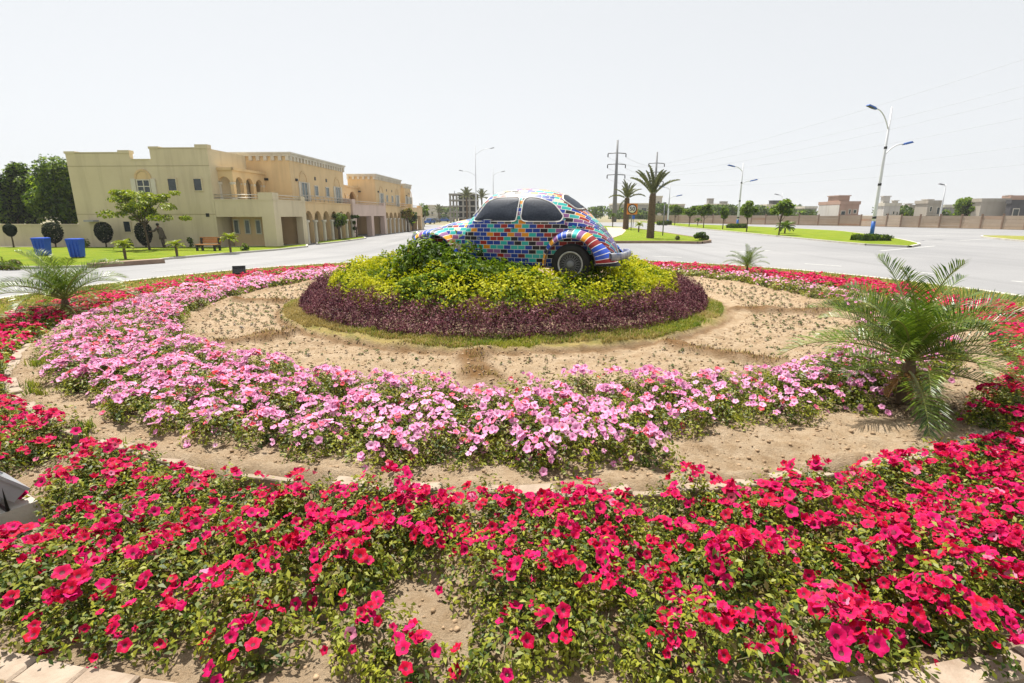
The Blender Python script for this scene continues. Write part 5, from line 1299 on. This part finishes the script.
# ------------------------------------------------------------------ median trees
for i, (px, py, cr, top, lb) in enumerate(((674.5, 225.8, 6.5, 206, 'leftmost small round tree of the median, right of the palms'), (689, 227.2, 6.5, 207, 'second small median tree from the palms'), (703.3, 228.6, 7, 205.5, 'third small median tree from the palms'), (722.5, 230.2, 4.6, 209, 'slimmest median tree left of the second street lamp'), (746.4, 232.6, 8.2, 203.5, 'round median tree right of the second street lamp'), (778.6, 236.3, 10.5, 203.5, 'largest and nearest round tree of the median strip'))):
    p = at(px, py); p.z += .10; s_ = size(1, p); hh = (py - top) * s_
    tree('tree', lb, 'tree', p, hh * .42, cr * s_ * 1.32, hh * .64, 1900, .26, [M['treeleaf'], M['midgreen']], .4, 'round trees along the median', tr=.055, seed=30 + i, clumps=14)
cycad('low sago palm in the median beside the largest round tree', 784.5, 234.8, 1.5, .5, FRG, .1); cycad('tiny sago palm in the median behind the third round tree', 697.5, 226.5, 1.1, .8, FRG, .1); cycad('lime sago palm on the island between the two date palms', 638.5, 233.8, .8, .7, FRS, .13); cycad('thin young palm at the left rim of the island', 612.5, 228.5, 1.0, 1.5, FRG, .13)
bush('shrub', 'dark green rounded shrub at the tip of the palm island', 'shrub', at(700, 242.5) + Vector((0, 0, .12)), .62, .5, .62, 1500, .12, [M['deep'], M['midgreen']], .3, seed=60)
bush('shrub', 'small brown shrub left of the rounded shrub on the island', 'shrub', at(677, 242) + Vector((0, 0, .12)), .2, .2, .35, 220, .1, [M['petleafdry'], M['deep']], .5, seed=61)

# ------------------------------------------------------------------ tall date palms on the island
FD = [frond_mesh(2.3, R(el), 200 + el, 40, .40, .06, [M['frondpale'], M['rachis']], dr, .75) for el, dr in ((82, .35), (70, .6), (56, .95), (36, 1.3), (-20, .8))]
def date_palm(label, px, py, ytrunk, ycrown, wpx, counts, seed, vee=False):
    p = at(px, py); p.z += .12; r = random.Random(seed); e = empty('date_palm', p, label, 'palm', 'tall date palms on the island'); th = vz(p, px, ytrunk); s_ = size(1, p); tr = wpx * s_ / 2
    q = MB(); prof = []
    n = int(th / .16)
    for i in range(n * 2 + 1):
        t = i / (n * 2); prof.append((tr * (1.08 - .18 * t) * (1.07 if i % 2 else .95), -.1 + (th + .1) * t))
    prof += [(tr * .7, th + .15), (0, th + .2)]; q.lathe(prof, 14); q.build('trunk', M['palmbark'], e)
    sc = (vz(p, px, ycrown) - th) / 2.1
    for i, c in enumerate(counts):
        for k in range(c):
            o = bpy.data.objects.new('frond', FD[i]); o.location = (0, 0, th - .05); o.rotation_euler = (r.uniform(-.12, .12), r.uniform(-.12, .12), (2 * math.pi * (k + r.uniform(-.3, .3)) / c + i) if not vee else (k % 2) * math.pi + r.uniform(-.9, .9)); v = sc * r.uniform(.85, 1.08); o.scale = (v, v, v); put(o, e)
date_palm('shorter stout date palm behind the orange speed sign', 625.5, 230.5, 199, 180.5, 5.6, (2, 5, 6, 4, 1), 1)
date_palm('taller date palm with upright trimmed fronds on the island', 650, 240.2, 196, 168.5, 7.2, (7, 6, 2, 0, 0), 2, True)

# ------------------------------------------------------------------ signs and slim posts
p = at(631, 231.8); p.z += .1; e = empty('speed_sign', p, 'orange square sign with a round 50 speed limit on a thin post', 'sign'); s_ = size(1, p)
zc = vz(p, 631.5, 209); hw = 5.2 * s_
q = MB(); q.tube([(0, .06, -.1), (0, .06, zc + hw * .6)], .05, 8); q.build('post', M['steel'], e)
q = MB(); q.box(-hw, hw, -.02, .02, zc - hw, zc + hw); bd = q.build('board', solid('orange_board', (.72, .28, .03), (.62, .24, .03), .5, 2), e)
q = MB(); q.lathe([(hw * .88, 0), (hw * .88, .012), (0, .012)], 32, 0, Matrix.Translation((0, -.022, zc)) @ Matrix.Rotation(R(90), 4, 'X')); q.build('ring', M['black'], bd)
q = MB(); q.lathe([(hw * .70, 0), (hw * .70, .012), (0, .012)], 32, 0, Matrix.Translation((0, -.030, zc)) @ Matrix.Rotation(R(90), 4, 'X')); q.build('face', M['white'], bd)
def text(name, body, size_, loc, rot, m, parent, ext=.01):
    cu = bpy.data.curves.new(name, 'FONT'); cu.body = body; cu.size = size_; cu.align_x = 'CENTER'; cu.align_y = 'CENTER'; cu.extrude = ext; cu.offset = size_ * .02
    o = bpy.data.objects.new(name, cu); C.objects.link(o); bpy.context.view_layer.update(); me = bpy.data.meshes.new_from_object(o.evaluated_get(bpy.context.evaluated_depsgraph_get())); C.objects.unlink(o); bpy.data.objects.remove(o)
    me.materials.clear(); me.materials.append(m); o = bpy.data.objects.new(name, me); put(o, parent); o.location = loc; o.rotation_euler = rot; return o
text('numerals', '50', hw * 1.05, (0, -.048, zc), (R(90), 0, 0), M['black'], bd)
p = at(633, 227.2); e = empty('blue_sign', p, 'small blue sign on a post beyond the orange speed sign', 'sign'); s_ = size(1, p); z1 = vz(p, 633, 217)
q = MB(); q.tube([(0, .05, -.1), (0, .05, z1)], .05, 6); q.build('post', M['steel'], e); q = MB(); q.box(-1.2 * s_, 1.2 * s_, -.02, .02, z1 - 1.8 * s_, z1 + 1.6 * s_); q.build('board', M['bluepaint'], e)
p = at(662.5, 237.5); p.z += .1; e = empty('post', p, 'slim grey post standing on the island right of the taller palm', 'post'); q = MB(); hp_ = vz(p, 663.5, 203); q.tube([(0, 0, -.1), (0, 0, hp_)], [.05, .04], 8); q.build('pole', M['steel'], e); q = MB(); q.box(-.12, .12, -.03, .03, hp_ - .02, hp_ + .06); q.build('cap', M['steel'], e)

# ------------------------------------------------------------------ power pylons and wires
def pylon(label, px, ybase, ptop, arms, r0, r1):
    b = at(px, ybase); e = empty('power_pylon', b, label, 'pylon', 'steel power poles'); ht = vz(b, *ptop)
    q = MB(); q.tube([(0, 0, -.2), (0, 0, ht * .5), (0, 0, ht)], [r0, (r0 + r1) / 2, r1], 12); q.build('pole', M['steel'], e); out = []
    for (y, hwpx) in arms:
        z = vz(b, ptop[0] - 1, y); hw = hwpx / F * b.y; a = MB(); a.tube([(-hw, 0, z), (0, 0, z + .15), (hw, 0, z)], .13, 6); ao = a.build('cross_arm', M['steel'], e)
        for sx in (-1, 1):
            i_ = MB(); i_.lathe([(.0, -.9), (.16, -.9), (.10, -.75), (.18, -.6), (.10, -.45), (.18, -.3), (.1, -.15), (.05, 0)], 8, 0, Matrix.Translation((sx * hw, 0, z))); i_.build('insulator', M['darkgrey'], ao); out.append(b + Vector((sx * hw, 0, z - .9)))
    return out
A = pylon('nearer stout power pole left of the shorter date palm', 614, 221.8, (620.5, 140), ((153.5, 8.5), (164.5, 8.5), (175, 8.5)), .66, .22)
B = pylon('slimmer power pole rising behind the taller date palm', 653, 221.2, (658.8, 152), ((163.5, 7.5), (172.5, 7.5), (181.5, 7.5)), .55, .2)
M['wire'] = solid('wire', (.55, .56, .58), None, .6)
ends = [(1150, 18), (1150, 52), (1150, 66), (1150, 92), (1150, 128), (1150, 152)]
for i, (a, (px, py)) in enumerate(zip([B[0], B[1], B[2], B[3], B[4], B[5]], ends)):
    d = ray(px, py); k = 52. / d.y; t = Vector((d.x * k, 52., H + d.z * k)); q = MB(); P = []
    for j in range(25):
        u = j / 24; v = a.lerp(t, u); v.z -= 4 * 1.2 * u * (1 - u); P.append(v)
    q.tube(P, [.022 - .011 * j / 24 for j in range(25)], 4, caps=False); o = q.build('power_cable', M['wire']); tag(o, 'thin grey power line crossing the right half of the sky', 'cable', 'power lines in the right half of the sky')
for i in range(6):
    q = MB(); P = [A[i].lerp(B[i], u / 12) - Vector((0, 0, 4 * .8 * (u / 12) * (1 - u / 12))) for u in range(13)]; q.tube(P, .032, 4, caps=False); o = q.build('power_cable', M['wire']); tag(o, 'thin power line strung between the two steel power poles', 'cable', 'power lines between the power poles')

# ------------------------------------------------------------------ precast wall along the right
wp = [at(px, py) for px, py in ((655, 222.9), (690, 223.2), (780, 224.8), (860, 226.0), (900, 227.1), (960, 228.3), (1024, 229.8), (1150, 233.5), (1400, 242))]
pe = empty('precast_wall', wp[0], 'long brown precast concrete panel wall running along the right side road', 'wall')
q = MB(); po = MB(); base = wp[0]
segs = []
for a, b in zip(wp, wp[1:]):
    n = max(1, round((b - a).length / 3.0))
    for k in range(n): segs.append((a.lerp(b, k / n), a.lerp(b, (k + 1) / n)))
for a, b in segs:
    d = (b - a).normalized(); an = math.atan2(d.y, d.x); L = (b - a).length; T = Matrix.Translation(a - base) @ Matrix.Rotation(an, 4, 'Z'); hh = 1.80 + rnd.uniform(-.06, .06)
    tone = rnd.choice((0, 0, 1, 1))
    for r_ in range(4): tn = tone if rnd.random() > .25 else rnd.choice((0, 1, 2)); q.box(.07, L - .07, -.035 + rnd.uniform(-.012, .012), .035, -.1 + r_ * (hh / 4) + .004, -.1 + (r_ + 1) * (hh / 4) - .012, tn, T)
    po.box(-.08, .08, -.11, .08, -.2, hh + .08, 0, T)
    if len(segs) < 100 or True: po.box(-.10, .10, -.13, .10, hh + .08, hh + .14, 0, T)
q.build('panel', [M['precast'], M['precast2'], M['precast3']], pe); po.build('post', M['precastpost'], pe)
kb = MB(); P1, P2 = [], []
for a in wp: P1.append((a.x, a.y - 2.2, G(a.x, a.y - 2.2) + .06)); P2.append((a.x, a.y - .2, G(a.x, a.y) + .06))
kb.grid([P1, P2]); tag(kb.build('verge', solid('dusty_verge', (.44, .36, .27), (.38, .31, .22), .95, .5)), kind='structure')

# ------------------------------------------------------------------ houses beyond
def house(name, label, px0, px1, ytop, Y, depth, m, wins=(), extra=(), floors=2, group=None, side=None):
    """a plain flat roofed house whose front spans px0..px1 at distance Y; wins: (u0,u1,v0,v1) in 0..1 of the front; extra: roof rooms (u0,u1,height,mat)"""
    x0 = ray(px0, 215).x / ray(px0, 215).y * Y; x1 = ray(px1, 215).x / ray(px1, 215).y * Y; zb = G((x0 + x1) / 2, Y) - .1; zt = H + ray((px0 + px1) / 2, ytop).z / ray((px0 + px1) / 2, ytop).y * Y
    W_, Hh = x1 - x0, zt - zb; e = empty(name, (x0, Y, zb), label, 'house', group)
    w_ = MB(); w_.box(0, W_, 0, depth, -.3, Hh); w_.build('wall', M[m], e)
    if side: q_ = MB(); q_.box(-.10, -.003, .1, depth - .1, -.3, Hh - .05); q_.build('side_wall', M[side], e)
    p_ = MB()
    for (a, b, c, d) in ((-.12, W_ + .12, -.12, .12), (-.12, W_ + .12, depth - .12, depth + .12), (-.12, .12, .12, depth - .12), (W_ - .12, W_ + .12, .12, depth - .12)): p_.box(a, b, c, d, Hh, Hh + .55)
    for f_ in range(1, floors): p_.box(-.2, W_ + .2, -.35, -.003, Hh * f_ / floors - .1, Hh * f_ / floors + .1)
    p_.build('parapet', M['trim' if m in ('houseWhite', 'houseGrey') else m], e)
    for (a, b, c, d) in wins:
        f_ = MB(); f_.box(a * W_, b * W_, -.06, -.003, c * Hh, d * Hh); fo = f_.build('window', M['trim'], e); g = MB(); g.box(a * W_ + .12, b * W_ - .12, -.09, -.063, c * Hh + .12, d * Hh - .12); g.build('pane', M['glass'], fo)
    for i, (a, b, hh, mm) in enumerate(extra):
        r_ = MB(); r_.box(a * W_, b * W_, .6, depth * .6, Hh + .002, Hh + hh); r_.box(a * W_ - .15, b * W_ + .15, .45, depth * .6 + .15, Hh + hh, Hh + hh + .15); r_.build('roof_room', M[mm], e)
    return e
house('house', 'two storey brick house with a white side behind the precast wall', 839, 858, 204.5, 92, 6.4, 'brickred', ((.06, .32, .45, .72), (.45, .60, .55, .8), (.7, .9, .58, .78), (.5, .62, .1, .35), (.7, .85, .1, .35)), ((0., .55, 1.4, 'brickred'),), side='houseWhite')
house('house', 'white house with a stair tower right of the nearest street lamp', 883, 899, 206, 100, 2.2, 'houseWhite', ((.12, .38, .35, .62), (.55, .7, .55, .75), (.78, .92, .5, .72)), ((0., .42, 1.7, 'houseWhite'), (.72, .95, .9, 'houseWhite')))
house('house', 'unfinished cream house left of the round tree behind the wall', 926, 940, 203.5, 96, 3, 'housePale', ((.15, .35, .62, .88), (.66, .92, .45, .85), (.68, .9, .05, .35)), ((.1, .5, .6, 'housePale'),))
house('house', 'low pale house between the white and the unfinished house', 908, 919.5, 207.5, 112, 2.5, 'housePale', ((.2, .45, .5, .8),), ((.0, .4, .7, 'houseWhite'),))
house('house', 'grey flat shed behind the round tree', 943, 956, 207.5, 105, 3, 'houseGrey', ((.3, .6, .3, .6),), floors=1)
house('house', 'large blank pale building right of the round tree', 979, 1007, 202.0, 84, 1.6, 'housePale', (), floors=1)
house('house', 'dark unfinished block at the right edge', 1009, 1060, 203.5, 82, .8, 'houseDark', ((.05, .18, .2, .8), (.4, .55, .3, .7)), floors=1)
house('house', 'brick upper storey showing above the dark block at the right edge', 1007, 1042, 198.5, 100, 1.6, 'brickred', ((.12, .25, .6, .9), (.5, .65, .6, .9)), ((.0, .1, .5, 'houseWhite'),))
house('house', 'grey tall block behind the tall date palm', 661.5, 684, 205.5, 190, 6, 'houseGrey', tuple((.06 + .16 * k, .16 + .16 * k, .1, .8) for k in range(5)))
house('house', 'white stair tower house behind the taller date palm', 653.5, 661.2, 197.5, 180, 5, 'houseWhite', ((.35, .7, .7, .85),))
house('house', 'pale grey house behind the shorter date palm', 615, 652, 204.5, 220, 14, 'houseGrey', ((.1, .25, .5, .8), (.4, .55, .5, .8), (.7, .85, .5, .8)))
house('house', 'grey house with turrets above the far trees', 708, 728, 205, 230, 5, 'houseGrey', ((.2, .35, .6, .85), (.6, .75, .6, .85)), ((.0, .25, 2.6, 'houseGrey'), (.65, .95, 1.4, 'houseGrey')))
house('house', 'white house with a dark roof room behind the largest median tree', 766, 790, 206, 170, 5, 'houseWhite', ((.1, .22, .45, .8), (.4, .55, .5, .75)), ((.25, .6, 1.6, 'houseDark'),))
house('house', 'low grey house left of the brick house', 804, 816, 208.5, 130, 4, 'houseGrey', ((.3, .6, .4, .7),), floors=1)
house('house', 'low white house between far trees at the head of the median', 735, 748, 208.5, 200, 4, 'houseWhite', ((.2, .4, .4, .7), (.6, .8, .4, .7)), floors=1)
# far end of the villas street
def frame_building(label, px0, px1, ytop, Y):
    x0 = ray(px0, 215).x / ray(px0, 215).y * Y; x1 = ray(px1, 215).x / ray(px1, 215).y * Y; zb = -.6; zt = H + ray(px0, ytop).z / ray(px0, ytop).y * Y; W_, Hh = x1 - x0, zt - zb
    e = empty('unfinished_building', (x0, Y, zb), label, 'building'); fl = 5
    for f_ in range(1, fl + 1): s_ = MB(); s_.box(-.3, W_ + .3, -.3, 9, Hh * f_ / fl - .35, Hh * f_ / fl); s_.build('floor_slab', M['houseGrey'], e)
    for k in range(5):
        for d in (0, 8): c = MB(); c.box(W_ * k / 4 - .25, W_ * k / 4 + .25, d, d + .5, -.2, Hh - .36); c.build('pillar', M['houseGrey'], e)
    w_ = MB(); w_.box(W_ * .3, W_, 4, 4.3, -.2, Hh - .36); w_.build('infill_wall', M['houseDark'], e)
    t = MB(); t.tube([(W_ * .6, 2, 0), (W_ * .6, 2, Hh * 1.18)], .12, 5); t.tube([(W_ * .15, 2, Hh), (W_ * .15, 2, Hh * 1.1)], .1, 5); t.build('mast', M['steel'], e)
frame_building('bare concrete frame building beyond the end of the villas', 450.5, 476, 193.5, 150)
house('house', 'low white houses end piece beyond the villas street', 424, 436, 206.5, 190, 12, 'houseWhite', ((.2, .4, .4, .7), (.6, .8, .4, .7)))
house('house', 'pale house left of the bare frame building', 437, 450, 207.5, 210, 12, 'housePale', ((.2, .4, .4, .7), (.6, .8, .4, .7)))
# far trees
tree('tree', 'large round green tree behind the precast wall at the right', 'tree', at(960.5, 226.5) + Vector((2.2, 2, 0)), 1.2, 2.1, 3.9, 3600, .32, [M['treeleaf'], M['midgreen']], .45, tr=.2, seed=70, clumps=20)
def palm_far(label, px, ybase, ytop, seed):
    p = at(px, ybase); e = empty('far_palm', p, label, 'palm', 'palms beyond the painted car'); th = vz(p, px, ytop + 7); q = MB(); q.tube([(0, 0, -.1), (.1, 0, th * .5), (0, 0, th)], [.28, .22, .2], 8); q.build('trunk', M['palmbark'], e)
    for i in range(4):
        for k in range(7):
            o = bpy.data.objects.new('frond', FD[min(i, 3)]); o.location = (0, 0, th); o.rotation_euler = (0, .12 * i, 2 * math.pi * k / 7 + i * .4 + rnd.uniform(-.2, .2)); o.scale = (1.1, 1.1, 1.1); put(o, e)
palm_far('bushy palm in front of the bare frame building', 467, 224.5, 190, 1); palm_far('palm behind the windscreen of the painted car', 482, 224, 191, 2); palm_far('palm at the end of the villas street', 439, 222, 204.5, 3)
def treeline(name, pxs, ybase, ytop, n, seed, depth=8, mats=('farleaf', 'treeleaf')):
    r = np.random.default_rng(seed); a, b = at(pxs[0], ybase), at(pxs[1], ybase); t = r.uniform(0, 1, n); x = a.x + (b.x - a.x) * t; y = a.y + (b.y - a.y) * t + r.uniform(0, depth, n)
    hmax = vz(a.lerp(b, .5), (pxs[0] + pxs[1]) / 2, ytop); hh = hmax * (.62 + .55 * vnoise(x, y * 0 + seed, .28, seed)) ; z = hh * r.uniform(.12, 1, n) ** .8
    k = vnoise(x * 1., z * 2 + 7, .55, seed + 1) > .22; P = np.stack([x, y, z + np.array([G(i, j) for i, j in zip(x, y)])], 1)[k]; n = len(P)
    v, q = leaves(P, r.normal(size=(n, 3)) + np.array([0, -.3, .5]), .75, .6, r=r); tag(obj_np(name, v, q, [M[m] for m in mats], (r.uniform(0, 1, n) < .35).astype(int)), kind='stuff')
treeline('distant_trees', (655, 800), 222.0, 205.5, 9000, 5); treeline('distant_trees', (790, 818), 223.0, 208.5, 1600, 6); treeline('distant_trees', (898, 950), 224.5, 208.0, 2600, 7); treeline('distant_trees', (590, 655), 220.9, 207, 3000, 8); treeline('distant_trees', (415, 480), 221.5, 206.5, 3000, 9); treeline('distant_trees', (980, 1000), 225.5, 211, 500, 10)
# parked cars far down the street
def far_car(label, px, py, m, rz):
    p = at(px, py); e = empty('parked_car', p, label, 'car', 'cars parked far down the street', rz); q = MB(); q.box(-2.0, 2.0, -.8, .8, .3, .85, taper=.03); q.box(-1.1, 1.4, -.7, .7, .851, 1.4, taper=.28); q.build('body', M[m], e)
    g = MB(); g.box(-1.12, 1.42, -.55, .55, .92, 1.28, taper=.2); g.box(-.85, 1.15, -.715, .715, .92, 1.25, taper=.2); g.build('window', M['glass'], e)
    for x in (-1.25, 1.25):
        for y in (-.72, .72): w_ = MB(); w_.tube([(x, y - .1, .31), (x, y + .1, .31)], .31, 14); w_.build('wheel', M['tyre'], e)
far_car('dark blue car parked near the end of the villas', 430, 223.9, 'bluepaint', R(75)); far_car('dark car parked beyond the blue car', 436, 222.6, 'darkgrey', R(80)); far_car('blue car parked farthest down the street', 444, 222., 'bluepaint', R(5))

# ------------------------------------------------------------------ the summer haze
hm = bpy.data.materials.new("haze"); hm.use_nodes = True; hn = hm.node_tree.nodes; hn.clear()
ho_ = hn.new("ShaderNodeOutputMaterial"); hv = hn.new("ShaderNodeVolumePrincipled"); hv.inputs['Color'].default_value = (.93, .95, .97, 1); hv.inputs['Density'].default_value = .00035; hv.inputs['Anisotropy'].default_value = .2
hm.node_tree.links.new(hv.outputs[0], ho_.inputs['Volume'])
q = MB(); q.box(-1520, 1520, -420, 1520, -2.2, 34); tag(q.build('haze', hm), kind='stuff')
